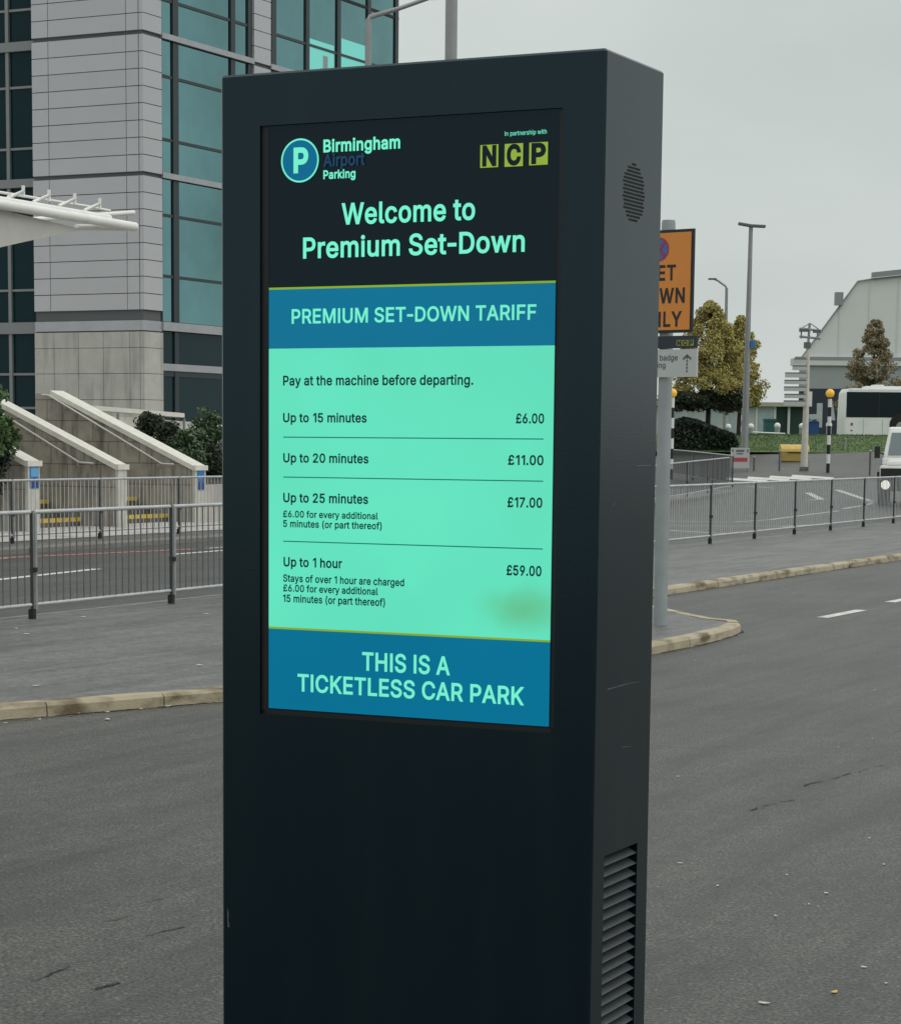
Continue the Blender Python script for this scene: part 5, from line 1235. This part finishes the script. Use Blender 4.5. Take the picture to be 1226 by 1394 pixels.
# ================================================================== CROSSING BEACONS
def beacon(px, pyb, gpx, gpy, Y, label):
    bs = at_ground(px, pyb); Yb = bs.y; g = at_y(gpx, gpy, Yb)
    o = thing('crossing_beacon', bs, 0, label, 'crossing beacon', 'zebra crossing beacons')
    H_ = g.z - bs.z; r_ = 5.9 * Yb / F
    b = MB(); wb = MB(); n = 8
    b.tube([(bs.x, bs.y, bs.z), (bs.x, bs.y, g.z - r_)], .07, 12)
    for i in range(1, n, 2):
        za, zb = bs.z + (H_ - r_) * i / n, bs.z + (H_ - r_) * (i + 1) / n
        wb.tube([(bs.x, bs.y, za), (bs.x, bs.y, zb)], .075, 12)
    b.build('pole', M['black'], o); wb.build('white_bands', M['white'], o)
    b = MB(); b.ball((bs.x, bs.y, g.z), r_); b.build('globe', M['globe'], o)
    b = MB(); b.tube([(bs.x, bs.y, g.z - r_ * 1.25), (bs.x, bs.y, g.z - r_ * .85)], r_ * .45, 12); b.build('globe_collar', M['black'], o)
    return o
beacon(912.5, 652.5, 917.5, 535, 86, 'amber globe beacon on a striped pole behind the grey sign pole')
beacon(1126, 643.5, 1129, 535.5, 95, 'amber globe beacon on a striped pole left of the bus')
# striped post without a globe beside the tall lamp
bs = at_y(1009.5, 602, 116.); bs.z = 2.05
b = MB(); o = thing('striped_post', bs, 0, 'black and white striped post beside the tall twin lamp', 'striped post')
tpz = at_y(1010, 527, bs.y).z; H_ = tpz - bs.z
w1, w2 = MB(), MB()
w1.tube([bs, (bs.x, bs.y, tpz)], .08, 10)
for i in range(1, 9, 2): w2.tube([(bs.x, bs.y, bs.z + H_ * i / 9), (bs.x, bs.y, bs.z + H_ * (i + 1) / 9)], .085, 10)
w1.build('shaft', M['bollard'], o); w2.build('white_bands', M['white'], o)

# ================================================================== NOTICE BOARD, GRIT BIN, CREAM POST
bs = at_ground(1006, 641); Y = bs.y
o = thing('notice_board', bs, 0, 'white notice board with a red stripe on two legs, by the zebra crossing', 'notice board')
pL, pR = at_y(993.5, 640, Y), at_y(1019, 641, Y); zt_, zb2 = at_y(1006, 609.5, Y).z, at_y(1006, 637.5, Y).z
b = MB(); b.box(pL.x, pR.x, Y - .02, Y + .02, zb2, zt_); b.build('board', M['sign_white'], o)
b = MB(); b.box(pL.x + .1, pR.x - .08, Y - .026, Y - .021, zb2 + .32 * (zt_ - zb2), zb2 + .52 * (zt_ - zb2)); b.build('red_stripe', mat('red_notice', (.5, .07, .09), .5), o)
b = MB()
for f0, f1, g0, g1 in ((.06, .14, .8, .92), (.28, .72, .8, .9), (.86, .94, .78, .92), (.3, .66, .68, .74)):
    w_ = pR.x - pL.x; h_ = zt_ - zb2; b.box(pL.x + w_ * f0, pL.x + w_ * f1, Y - .025, Y - .0212, zb2 + h_ * g0, zb2 + h_ * g1)
b.build('notice_print', M['grey_ink'], o)
for s_ in (.08, .92):
    x = pL.x + (pR.x - pL.x) * s_; b = MB(); b.tube([(x, Y + .045, bs.z - .02), (x, Y + .045, zt_ - .05)], .024, 8); b.build('leg', M['galv'], o)
# small hoops / posts on the pavement
for k, (x, y0, y1, lab) in enumerate(((1025.5, 622, 641, 'thin grey post right of the white notice board'), (1060, 614, 641, 'thin grey post at the left end of the yellow grit bin'), (1183, 614, 647, 'thin grey post beside the white off-roader'), (1149.5, 598, 618, 'thin pale post on the grass bank below the bus'))):
    bs = at_ground(x, y1); tz = at_y(x, y0, bs.y).z
    if k == 3: bs = at_y(x, y1, 111.5); tz = at_y(x, y0, 111.5).z
    o = thing('thin_post', bs, 0, lab, 'post')
    b = MB(); b.tube([bs, Vector((bs.x, bs.y, tz))], .04, 8); b.build('shaft', M['rail_dark'] if k != 3 else M['galv'], o)
    b = MB(); b.ball((bs.x, bs.y, tz), .05, 10, 6); b.build('finial', M['galv'], o)
bs = at_ground(1080, 628); Y = bs.y
xl_, xr_ = at_y(1061.5, 628, Y).x, at_y(1098, 628, Y).x; zt_ = at_y(1080, 605, Y).z
o = thing('grit_bin', bs, 0, 'yellow grit bin with a domed lid behind the cream post', 'grit bin')
h_ = zt_ - bs.z; b = MB()
b.hexa([(xl_ + .08, Y - .28, bs.z), (xr_ - .08, Y - .28, bs.z), (xr_ - .08, Y + .3, bs.z), (xl_ + .08, Y + .3, bs.z), (xl_, Y - .36, bs.z + h_ * .55), (xr_, Y - .36, bs.z + h_ * .55), (xr_, Y + .36, bs.z + h_ * .55), (xl_, Y + .36, bs.z + h_ * .55)])
b.build('bin_body', M['grit_yellow'], o, bevel=.03)
b = MB(); prof = [(-.4, .56), (-.36, .74), (-.2, .93), (0, 1.0), (.2, .95), (.36, .8), (.4, .56)]
b.prism([(xl_ - .03, Y + a, bs.z + h_ * c2) for a, c2 in prof], (xr_ - xl_ + .06, 0, 0)); b.build('lid', M['grit_yellow'], o, bevel=.02)
b = MB(); b.box(xl_ + .3, xr_ - .3, Y - .402, Y - .372, bs.z + h_ * .5, bs.z + h_ * .56); b.build('latch', M['black'], o)
# cream signpost
bs = at_ground(1093.5, 641); Y = bs.y; tp = at_y(1099.5, 466, Y)
o = thing('direction_signpost', bs, 0, 'cream post with a stack of white finger boards and a lantern frame on top', 'signpost')
b = MB(); b.tube([bs, bs + (tp - bs) * .55, tp], [.15, .11, .07], 12); b.build('post', M['cream_post'], o)
b = MB(); b.tube([bs + Vector((-.18, 0, 0)), bs + Vector((-.02, 0, .22))], .04, 8); b.obox(bs + Vector((0, 0, .08)), (.16, 0, 0), (0, .16, 0), (0, 0, .08)); b.build('base', M['rail_dark'], o)
for k, (xa, y0, y1) in enumerate(((1079, 488, 495), (1077, 497.5, 504), (1067, 507, 514), (1066, 517, 523), (1065.5, 526, 532.5), (1066, 536, 542), (1065, 545, 552))):
    a = at_y(xa, (y0 + y1) / 2, Y); z1_, z0_ = at_y(xa, y0, Y).z, at_y(xa, y1, Y).z; xr_ = at_y(1095 + (552 - y0) * .03, y0, Y).x
    b = MB(); b.box(a.x, xr_, Y - .19, Y - .15, z0_, z1_); f_ = b.build('finger_board', M['sign_white'], o)
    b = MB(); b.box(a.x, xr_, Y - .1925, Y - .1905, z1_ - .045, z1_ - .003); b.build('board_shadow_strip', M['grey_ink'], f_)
b = MB(); a = at_y(1099, 543, Y); b.box(at_y(1097, 540, Y).x, at_y(1104.5, 540, Y).x, Y - .05, Y + .05, at_y(1100, 553, Y).z, at_y(1100, 533, Y).z); b.build('side_plate', M['white'], o)
b = MB()
for y_ in (448, 459):
    a, c2 = at_y(1087.5, y_ - 1, Y), at_y(1116, y_ + 2, Y); b.tube([a, c2], .045, 8)
for x in (1090, 1101, 1112): b.tube([at_y(x, 447, Y), at_y(x, 461, Y)], .03, 6)
b.tube([at_y(1088, 448, Y), at_y(1102, 440, Y), at_y(1115, 449, Y)], .025, 6); b.tube([tp, at_y(1101.5, 440, Y)], .05, 8)
b.build('lantern_frame', M['lamp_grey'], o)
b = MB(); b.obox(at_y(1093, 449.5, Y), (.16, 0, 0), (0, .12, 0), (0, 0, .06)); b.obox(at_y(1111, 451, Y), (.14, 0, 0), (0, .12, 0), (0, 0, .06)); b.obox(at_y(1098, 470, Y), (.12, 0, 0), (0, .12, 0), (0, 0, .12)); b.build('lamps', M['lamp_head'], o)

# ================================================================== BACKGROUND BUILDINGS
ZG2 = 2.24
def xy(x, y, Y): return at_y(x, y, Y)
Y = 185.
hg = thing('hangar', Vector((55, Y + 20, ZG2)), 0, 'huge pale hangar with a sloping white roof behind the bus', 'hangar')
A = xy(1083, 497, Y); Bp = xy(1166.5, 384, Y); Cp = xy(1185, 381, Y); Dp = xy(1400, 358, Y); Er = xy(1400, 500, Y)
b = MB()
fr = [Vector((A.x, Y, A.z)), Vector((Bp.x, Y, Bp.z)), Vector((Cp.x, Y, Cp.z)), Vector((Dp.x, Y, Dp.z)), Vector((Dp.x, Y, A.z))]
b.prism(fr, (26, 60, 0)); b.build('roof', M['roof_white'], hg)
b = MB()
for p_, q_ in ((A, Bp), (Bp, Cp), (Cp, Dp)):
    b.tube([p_ + Vector((0, -.15, .05)), q_ + Vector((0, -.15, .05))], .07, 6)
b.obox((Cp + Dp) / 2 + Vector((0, -.2, .35)), (Dp - Cp) / 2, (0, .2, 0), (0, 0, .2))
b.obox(xy(1144, 414, Y) + Vector((-.2, -.1, .4)), (.3, 0, 0), (0, .3, 0), (0, 0, .5)); b.build('roof_edge', M['roof_edge'], hg)
b = MB()
for x in (1140, 1180, 1219, 1262):
    p_ = xy(x, 496, Y); tz = np.interp(p_.x, [A.x, Bp.x, Cp.x, Dp.x], [A.z, Bp.z, Cp.z, Dp.z]); b.box(p_.x - .05, p_.x + .05, Y - .04, Y - .003, A.z, tz - .1)
b.build('roof_seams', M['pale_trim'], hg)
b = MB(); z1_, z0_ = xy(1100, 488, Y).z, xy(1100, 497.5, Y).z; b.box(A.x - .3, Dp.x, Y - .5, Y + 1, z0_, z1_); b.build('fascia', M['pale_trim'], hg)
b = MB(); b.box(A.x - .2, Dp.x, Y - .52, Y - .503, z1_ - .14, z1_ + .12); b.build('gutter', M['roof_edge'], hg)
b = MB(); zw = xy(1100, 529, Y).z; b.prism([(A.x + .2, Y - .3, zw), (Dp.x, Y - .3, zw), (Dp.x, Y - .3, z0_ - .002), (A.x + .2, Y - .3, z0_ - .002)], (4, 14, 0)); b.build('wall', M['hangar_wall'], hg)
b = MB(); b.prism([(A.x + .2, Y - .4, ZG2 - 1), (Dp.x, Y - .4, ZG2 - 1), (Dp.x, Y - .4, zw - .002), (A.x + .2, Y - .4, zw - .002)], (4, 14, 0)); nv = b.build('navy_wall', M['hangar_navy'], hg)
b = MB()
p_ = xy(1113, 566, Y); b.box(p_.x - .2, p_.x + .25, Y - .43, Y - .403, xy(1113, 582, Y).z, xy(1113, 549, Y).z); b.box(p_.x - .8, p_.x + .2, Y - .45, Y - .433, xy(1113, 571, Y).z, xy(1113, 564, Y).z)
b.build('white_door_frame', M['pale_wall'], nv)
b = MB(); p_ = xy(1130, 560, Y); b.add([(p_.x - .25, Y - .43, p_.z - .7), (p_.x + .3, Y - .43, p_.z - .7), (p_.x + .05, Y - .43, p_.z + .9), (p_.x - .1, Y - .43, p_.z + .2)], [(0, 1, 2, 3)]); b.build('white_mark', M['pale_wall'], nv)
Y = 150.
lo_ = thing('low_building', Vector((xy(980, 600, Y).x, Y, ZG2)), 0, 'long low pale building with a beige flat roof behind the trees', 'building')
xl_, xr_ = xy(840, 550, Y).x, xy(1101, 550, Y).x; zt_ = xy(1000, 553, Y).z
xg = xy(1054.5, 560, Y).x
b = MB(); b.box(xl_, xg, Y, Y + 12, ZG2 - 1, zt_); b.build('wall', M['pale_wall'], lo_)
b = MB(); b.box(xg + .002, xr_, Y + .25, Y + 12, ZG2 - 1, zt_); b.build('green_shutters', M['green_door'], lo_)
b = MB(); b.box(xl_ - .2, xr_ + .1, Y - .35, Y + 12.2, zt_ + .002, zt_ + .26); b.build('roof', M['beige_roof'], lo_)
b = MB()
for x in (1015, 1029, 1054, 1073): 
    p_ = xy(x, 570, Y); b.box(p_.x - .07, p_.x + .07, Y - .06, Y - .003 if x < 1054 else Y + .2, ZG2 - 1, zt_)
b.build('pale_posts', M['pale_trim'], lo_)
pp_ = mat('pale_panes', (.34, .42, .43), .3, var=.15)
for xa, xb in ((918, 926), (936, 944), (968, 976), (992, 1000), (1031, 1052)):
    b = MB(); b.box(xy(xa, 570, Y).x, xy(xb, 570, Y).x, Y - .03, Y - .004, xy(xa, 590, Y).z, xy(xa, 560, Y).z); b.build('window', pp_, lo_)
p_ = xy(1047, 590, 146.); b = MB(); b.box(p_.x - .35, p_.x + .35, 145.6, 146.4, ZG2, xy(1047, 573, 146.).z); b.box(p_.x - .38, p_.x + .38, 145.55, 146.45, xy(1047, 573, 146.).z + .002, xy(1047, 571.5, 146).z + .06)
b.build('teal_bin', M['teal'], label='teal green bin against the low pale building', cat='bin')
p_ = xy(1105, 590, 140.); b = MB(); zt_ = xy(1105, 575, 140.).z; b.box(p_.x - .33, p_.x + .33, 139.6, 140.3, ZG2, zt_); b.prism([(p_.x - .36, 139.55, zt_ + .002), (p_.x + .36, 139.55, zt_ + .002), (p_.x, 139.55, zt_ + .18)], (0, .8, 0))
b.build('blue_cabinet', M['sign_navy'], label='dark blue cabinet behind the cream post', cat='cabinet')
# capped bollards and white rail on the plateau edge
for k, (x, yt) in enumerate(((990, 577), (1021, 576.5), (1057, 575.5), (1090.5, 576), (1127, 574.5))):
    Y = 121.; tz = at_y(x, yt, Y).z; p_ = at_y(x, 600, Y)
    o = thing('capped_bollard', Vector((p_.x, Y, ZG2 - .05)), 0, ['white capped grey bollard behind the far autumn tree trunk', 'white capped grey bollard right of the tall twin lamp', 'white capped grey bollard before the green shutters',
        'white capped grey bollard left of the cream post', 'white capped grey bollard behind the right amber beacon pole'][k], 'bollard', 'capped bollards on the grass bank')
    b = MB(); b.tube([(p_.x, Y, ZG2 - .2), (p_.x, Y, tz - .18)], .14, 12); b.build('shaft', M['bollard'], o)
    b = MB(); b.ball((p_.x, Y, tz - .16), .165, 12, 8); b.build('cap', M['white'], o)
o = thing('white_rail', at_y(1044, 592, 119.5), 0, 'low white rail between bollards on the grass bank', 'rail')
b = MB(); b.tube([at_y(1024, 588.5, 119.5), at_y(1068, 590.5, 119.5)], .04, 8); b.build('rail', M['white'], o)
b = MB()
for x in (1028, 1064):
    a = at_y(x, 589.5, 119.5); b.tube([a, Vector((a.x, a.y, 2.15))], .03, 8)
b.build('legs', M['white'], o)

# ================================================================== BUS
Y = 127.
bl = at_y(1149, 597, Y); zt_ = at_y(1146, 528.5, Y).z; zb2 = at_y(1146, 597, Y).z - .05
bus = thing('bus', Vector((bl.x + 5.9, Y + 1.2, ZG2)), 0, 'white single deck bus with dark side windows on the grass bank', 'bus')
x0, x1 = bl.x, bl.x + 11.8; H_ = zt_ - zb2
prof = [(x0 + .05, zb2), (x0, zb2 + .3), (x0, zb2 + 1.2), (x0 + .06, zt_ - .22), (x0 + .2, zt_), (x1 - .5, zt_), (x1 - .15, zt_ - .3), (x1, zb2 + 1.1), (x1, zb2 + .3), (x1 - .15, zb2)]
b = MB(); b.prism([(x, Y, z) for x, z in prof], (0, 2.5, 0)); b.build('body', M['bus_white'], bus, bevel=.06)
b = MB(); wz1, wz0 = at_y(1160, 533.5, Y).z, at_y(1160, 568, Y).z; xw = at_y(1151.5, 550, Y).x
b.box(xw, x1 - .5, Y - .012, Y + .05, wz0, wz1); wnd = b.build('window', M['bus_glass'], bus)
b = MB()
for i in range(1, 6): b.box(xw + 1.75 * i - .02, xw + 1.75 * i + .02, Y - .016, Y - .0125, wz0, wz1)
b.build('window_seal', M['black'], wnd)
b = MB(); b.box(x0 + 1.2, x0 + 3.2, Y + .6, Y + 1.9, zt_, zt_ + .14); b.box(x0 + 1.6, x0 + 2.2, Y + .7, Y + 1.5, zt_ + .14, zt_ + .22); b.build('roof_unit', M['bus_white'], bus, bevel=.04)
for xc, nm in ((at_y(1225, 590, Y).x, 1), (at_y(1225, 590, Y).x + 6.2, 2)):
    zc_ = ZG2 + .48; b = MB(); b.tube([(xc, Y - .015, zc_ + .1), (xc, Y + .4, zc_ + .1)], .62, 24); b.build('wheel_arch', M['tyre'], bus)
    b = MB(); b.tube([(xc, Y - .03, zc_), (xc, Y + .3, zc_)], .48, 24); wh = b.build('wheel', M['tyre'], bus)
    b = MB(); b.tube([(xc, Y - .045, zc_), (xc, Y + .1, zc_)], .26, 20); b.build('rim', M['galv'], wh)
b = MB(); b.box(x0 + .3, x0 + .42, Y - .012, Y + .02, zb2 + .75, zb2 + .9); b.box(x0 + .3, x0 + .4, Y - .012, Y + .02, zb2 + .45, zb2 + .53); b.build('side_lamps', M['sign_red'], bus)
b = MB()
for x in (1174, 1200): p_ = at_y(x, 585, Y); b.box(p_.x - .012, p_.x + .012, Y - .008, Y + .02, zb2 + .1, wz0 - .1)
b.build('panel_seams', M['bollard'], bus)

# ================================================================== OFF-ROADER
Yj = 59.; cj = at_y(1240, 690, Yj); zg = terr(cj.dot(U))
JA = math.radians(-13)
jp = thing('off_road_vehicle', Vector((cj.x, Yj, zg)), JA, 'white off-roader with headlamps lit, facing us on the far road', 'vehicle')
T = lambda x, y, z: MW[jp] @ Vector((x, y, z))
def jbox(b, x0, x1, y0, y1, z0, z1, tx=0, ty0=0, ty1=0):
    b.hexa([T(x0, y0, z0), T(x1, y0, z0), T(x1, y1, z0), T(x0, y1, z0), T(x0 + tx, y0 + ty0, z1), T(x1 - tx, y0 + ty0, z1), T(x1 - tx, y1 - ty1, z1), T(x0 + tx, y1 - ty1, z1)])
b = MB(); jbox(b, -.82, .82, .0, 4.2, .55, 1.02); jbox(b, -.66, .66, .02, 1.25, 1.02, 1.16, .03, .05, 0); jbox(b, -.80, .80, 1.15, 4.2, 1.02, 1.22); b.build('body', M['white'], jp, bevel=.05)
b = MB(); jbox(b, -.78, .78, 1.2, 4.15, 1.221, 1.93, .12, .26, .08); jbox(b, -.70, .70, 1.5, 4.1, 1.93, 2.0, .06, .08, .08); b.build('cab', M['white'], jp, bevel=.06)
b = MB(); b.poly([T(-.66, 1.19, 1.28), T(.66, 1.19, 1.28), T(.58, 1.405, 1.85), T(-.58, 1.405, 1.85)]); b.build('windscreen', M['screen_glass'], jp)
b = MB(); jbox(b, -.79, .79, -.03, .02, .662, .95); jbox(b, -.86, .86, -.14, .0, .38, .66); b.build('grille', M['black'], jp)
for s_ in (-1, 1):
    b = MB(); b.tube([T(s_ * .66, -.17, .54), T(s_ * .66, -.08, .54)], .115, 16); b.build('headlight', M['headlight'], jp)
    for y_ in (.72, 3.3):
        b = MB(); b.tube([T(s_ * .62, y_, .39), T(s_ * .86, y_, .39)], .39, 22); w = b.build('wheel', M['tyre'], jp)
        b = MB(); b.tube([T(s_ * .8, y_, .39), T(s_ * .875, y_, .39)], .2, 16); b.build('rim', M['galv'], w)
    b = MB(); jbox(b, s_ * .93 - .07, s_ * .93 + .07, 1.2, 1.28, 1.2, 1.5); b.tube([T(s_ * .76, 1.24, 1.3), T(s_ * .93, 1.24, 1.36)], .02, 6); b.build('mirror', M['black'], jp)
    b = MB(); jbox(b, s_ * .84 - .05, s_ * .84 + .05, .3, 1.15, .62, .86); b.build('wheel_arch', M['black'], jp)
b = MB(); jbox(b, -.26, .26, -.152, -.141, .46, .57); b.build('number_plate', M['sign_white'], jp)

# ================================================================== FOLIAGE
def leaves(b, pts, size, rnd, aspect=.6):
    for p in pts:
        n_ = Vector((rnd.gauss(0, 1), rnd.gauss(0, 1), rnd.gauss(0, 1) + .4)).normalized()
        a = n_.cross(Vector((rnd.random(), rnd.random(), rnd.random() + .01))).normalized(); c2 = n_.cross(a)
        s_ = size * rnd.uniform(.6, 1.3); a *= s_; c2 *= s_ * aspect
        b.add([p - a, p + c2 * .9 + a * .1, p + a, p - c2 * .9 - a * .05], [(0, 1, 2, 3)])
def clump_pts(c, r, n, rnd, sz=.8):
    out = []
    for _ in range(n):
        d = Vector((rnd.gauss(0, 1), rnd.gauss(0, 1), rnd.gauss(0, 1)))
        d.normalize(); rr_ = r * rnd.uniform(.45, 1.05); out.append(Vector(c) + Vector((d.x * rr_, d.y * rr_, d.z * rr_ * sz)))
    return out
def tree(name, base, prof, Ht, label, lm, seed, trunk_r=.09, crown0=.35, nclump=60, leaf=.11, per=90, group=None, cr=.42):
    """prof(t) -> crown radius at relative height t of the crown"""
    rnd = random.Random(seed); base = Vector(base)
    o = thing(name, base, 0, label, 'tree', group)
    tb = MB(); h0 = Ht * crown0
    tb.tube([base - Vector((0, 0, .2)), base + Vector((.03, 0, h0)), base + Vector((-.02, .03, Ht * .7)), base + Vector((0, 0, Ht * .93))], [trunk_r * 1.25, trunk_r, trunk_r * .5, trunk_r * .12], 8)
    cb_ = MB(); pts = []
    for i in range(nclump):
        t_ = (i + rnd.random()) / nclump
        z = h0 + (Ht - h0) * t_; R_ = prof(t_); a = rnd.uniform(0, 6.283); q_ = R_ * math.sqrt(rnd.uniform(.12, 1))
        c2 = base + Vector((math.cos(a) * q_, math.sin(a) * q_, z))
        r_ = cr * rnd.uniform(.55, 1.15) * (.45 + .55 * min(1, R_ / max(.01, prof(.3))))
        pts += clump_pts(c2, r_, int(per * rnd.uniform(.6, 1.2)), rnd)
        if i % 2 == 0: tb.tube([base + Vector((0, 0, max(h0 * .75, z - q_ * .8 - .2))), c2], [trunk_r * .28, trunk_r * .08], 5, False)
    leaves(cb_, pts, leaf, rnd)
    tb.build('trunk', M['trunk'], o); cb_.build('crown', lm, o)
    return o
Y = 114.
def tree_at(x, y, Yd): p = at_y(x, y, Yd); return p
bs = at_y(962, 600, 112.5); bs.z = 1.6
Ht = at_y(957, 413, 112.5).z - bs.z
tree('autumn_tree', bs, lambda t: 1.62 * (1 - t ** 1.8) ** .7 * min(1, .75 + t * 1.4), Ht, 'bushy autumn tree turning yellow, right of the orange sign', M['leaf_autumn'], 11, .11, .33, 125, .068, 250, 'trees along the far road', .5)
bs = at_y(988, 600, 117.); bs.z = 2.1
Ht = at_y(996, 434, 117.).z - bs.z
tree('autumn_tree', bs + Vector((.6, 0, 0)), lambda t: 1.15 * (1 - t ** 1.7) ** .75 * min(1, .6 + 2 * t) * 1.15, Ht, 'darker autumn tree standing behind the bent arm lamp and the bushy one', M['leaf_autumn'], 14, .1, .26, 80, .07, 240, 'trees along the far road', .46)
bs = at_y(1186, 600, 142.); bs.z = ZG2
Ht = at_y(1186, 437, 142.).z - bs.z
tree('conical_tree', bs, lambda t: 1.95 * (1 - t) ** .8 + .12, Ht, 'olive brown conical tree behind the bus, before the hangar', M['leaf_brown'], 21, .12, .25, 100, .085, 200, 'trees along the far road', .5)
# dark low trees under the autumn tree (spreading lower branches)
def bush(name, centre, rx, ry, rz, label, lm, seed, n=40, leaf=.05, per=80, cat='bush', group=None, cr=.3):
    rnd = random.Random(seed); o = thing(name, Vector((centre[0], centre[1], centre[2] - rz)), 0, label, cat, group)
    pts = []; st = MB(); base = Vector((centre[0], centre[1], centre[2] - rz))
    for i in range(n):
        d = Vector((rnd.gauss(0, 1), rnd.gauss(0, 1), rnd.gauss(0, 1))).normalized() * rnd.uniform(.3, .9)
        c2 = Vector(centre) + Vector((d.x * rx, d.y * ry, d.z * rz)); c2.z = max(c2.z, base.z + .05)
        pts += clump_pts(c2, cr * rnd.uniform(.6, 1.1), int(per * rnd.uniform(.6, 1.2)), rnd)
        if i % 3 == 0: st.tube([base + Vector((d.x * .1, d.y * .1, 0)), c2], [.02, .008], 5, False)
    b = MB(); leaves(b, pts, leaf, rnd); st.build('stems', M['trunk'], o); b.build('foliage', lm, o)
    return o
# dark hedge mound below the autumn tree
hc = at_y(955, 590, 111.5)
rndh = random.Random(77); ho = thing('hedge', Vector((hc.x, 111.5, 1.5)), 0, 'dark clipped hedge mound under the autumn tree', 'hedge')
pts = []
for i in range(9000):
    x = rndh.uniform(900, 1002)
    yt = np.interp(x, [900, 912, 930, 948, 975, 997, 1002], [590, 574, 567.5, 571, 582, 590, 600])
    p_ = at_y(x, yt, 111.5); zt_ = p_.z; t_ = rndh.random()
    dep = rndh.uniform(-1, 1); zz = zt_ - (zt_ - 1.4) * t_ ** 2 * .98 - .18 * abs(dep) ** 2
    pts.append(Vector((p_.x, 111.5 + dep * .8, zz)))
b = MB(); leaves(b, pts, .075, rndh); b.build('foliage', M['hedge'], ho)
# dark understorey canopy left of the trunk
bush('dark_tree', (at_y(940, 546, 111.6).x, 111.6, at_y(940, 545, 111.6).z), 1.7, .5, .5, 'dark low spreading tree under the bushy autumn crown', M['leaf_green'], 31, 46, .09, 80, 'tree', None, .3)
bush('dark_tree', (at_y(990, 546, 112.).x, 112., at_y(990, 544, 112.).z), .95, .5, .62, 'dark low tree behind the second trunk beside the striped post', M['leaf_green'], 33, 34, .09, 80, 'tree', None, .3)
# bush at the far left by the stairs
p_ = on_u(4, 590, 33.0)
bush('garden_bush', (p_.x - .15, p_.y, p_.z + .05), .42, .5, .92, 'bright green leafy bush beside the nearest stair pillar', M['leaf_bright'], 41, 46, .045, 130, 'bush', None, .2)
p_ = on_u(-4, 660, 33.2)
bush('garden_bush', (p_.x - .1, p_.y, p_.z + .35), .35, .4, .6, 'dark green bush low down at the left side behind far railings', M['hedge'], 43, 30, .045, 120, 'bush', None, .2)
# shrubs on the planted slope
shr = [(284, 588, 27.6, .42, .55, 'tall leafy shrub against the left edge of the kiosk', M['leaf_shrub']), (262, 606, 27.0, .45, .42, 'rounded shrub left of the tall one beside the kiosk', M['leaf_shrub']),
       (207, 578, 29.0, .32, .26, 'small dark shrub high on the slope under the ramp rail', M['leaf_green']), (232, 592, 28.2, .34, .3, 'small dark shrub midway along the slope', M['leaf_green']),
       (292, 628, 26.2, .5, .42, 'low dense shrub just above the planter wall', M['leaf_green']), (262, 628, 26.4, .3, .3, 'low shrub above the blue sign pillar', M['leaf_shrub']), (243, 607, 27.4, .26, .24, 'small shrub behind the sloping coping', M['leaf_green'])]
for i, (x, y, v_, rx, rz, lab, lm) in enumerate(shr):
    p_ = on_v(x, y, v_); bush('shrub', (p_.x, p_.y, p_.z), rx, rx, rz, lab, lm, 60 + i, 34, .04, 110, 'shrub', 'shrubs on the planted slope', .17)

# ================================================================== LEAF LITTER
def litter(x, y, size, mt, label, seed, dz=0., group=None):
    rnd = random.Random(seed); p = at_z(x, y, dz); a = rnd.uniform(0, 6.28); n = 9; b = MB()
    ring, ring2 = [], []
    for k in range(n):
        t_ = 6.28319 * k / n; r_ = size * (.75 + .35 * rnd.random()) ; ex = math.cos(t_) * r_; ey = math.sin(t_) * r_ * .6
        X_, Y_ = ex * math.cos(a) - ey * math.sin(a), ex * math.sin(a) + ey * math.cos(a)
        curl = size * .12 * (ex / size) ** 2
        ring.append(p + Vector((X_, Y_, .004 + curl))); ring2.append(p + Vector((X_ * .96, Y_ * .96, .0055 + curl)))
    b.add(ring + ring2, [tuple(range(n))[::-1], tuple(range(n, 2 * n))] + [(k, (k + 1) % n, n + (k + 1) % n, n + k) for k in range(n)])
    b.build('fallen_leaf', mt, label=label, cat='leaf', group=group, origin=p)
litter(1135, 1352, .018, M['litter_yellow'], 'orange yellow fallen leaf on the asphalt right of the kiosk vent', 1)
litter(1039, 1367, .019, M['litter_white'], 'large white scrap on the asphalt left of the orange leaf', 2)
litter(1055, 1248, .010, M['litter_white'], 'small white scrap on the asphalt above the large white scrap', 3)
litter(146, 980, .032, M['litter_white'], 'largest pale leaf in the gutter left of the kiosk', 4)
litter(1135 + 27, 811, .02, M['litter_brown'], 'small pale leaf on the road above the white dashes', 5)
gl = 'pale fallen leaves in the left gutter'
for i, (x, y) in enumerate(((35, 981), (54, 980), (57, 974.5), (95, 975.5), (107, 971.5), (115, 968.5), (127, 973), (146, 970), (192, 965.5), (264, 959.5), (294, 956), (8, 985), (176, 966), (228, 962))):
    litter(x, y, random.uniform(.015, .028), M['litter_white'] if i % 3 else M['litter_brown'], 'small pale fallen leaf in the gutter below the left kerb', 20 + i, 0, gl)
for i, (x, y) in enumerate(((49, 934), (22, 856), (37, 863.5), (113, 840), (272, 906), (280, 836))):
    litter(x, y, .03, M['litter_white'], 'pale fallen leaf on the pavement left of the kiosk', 50 + i, .09, 'pale fallen leaves on the left pavement')
for i, (x, y) in enumerate(((1187, 1006), (1140, 1018), (922, 1058), (925, 1176), (976, 1207), (1202, 1178), (1124, 1217), (1100, 1232), (1175, 1318), (1182, 1142), (1205, 1340), (1070, 1192), (945, 900), (1190, 940), (985, 905), (1012, 893), (930, 888), (940, 886))):
    litter(x, y, random.uniform(.007, .013), M['litter_white'], 'tiny pale fleck of litter on the asphalt right of the kiosk', 80 + i, 0, 'pale flecks on the right asphalt')
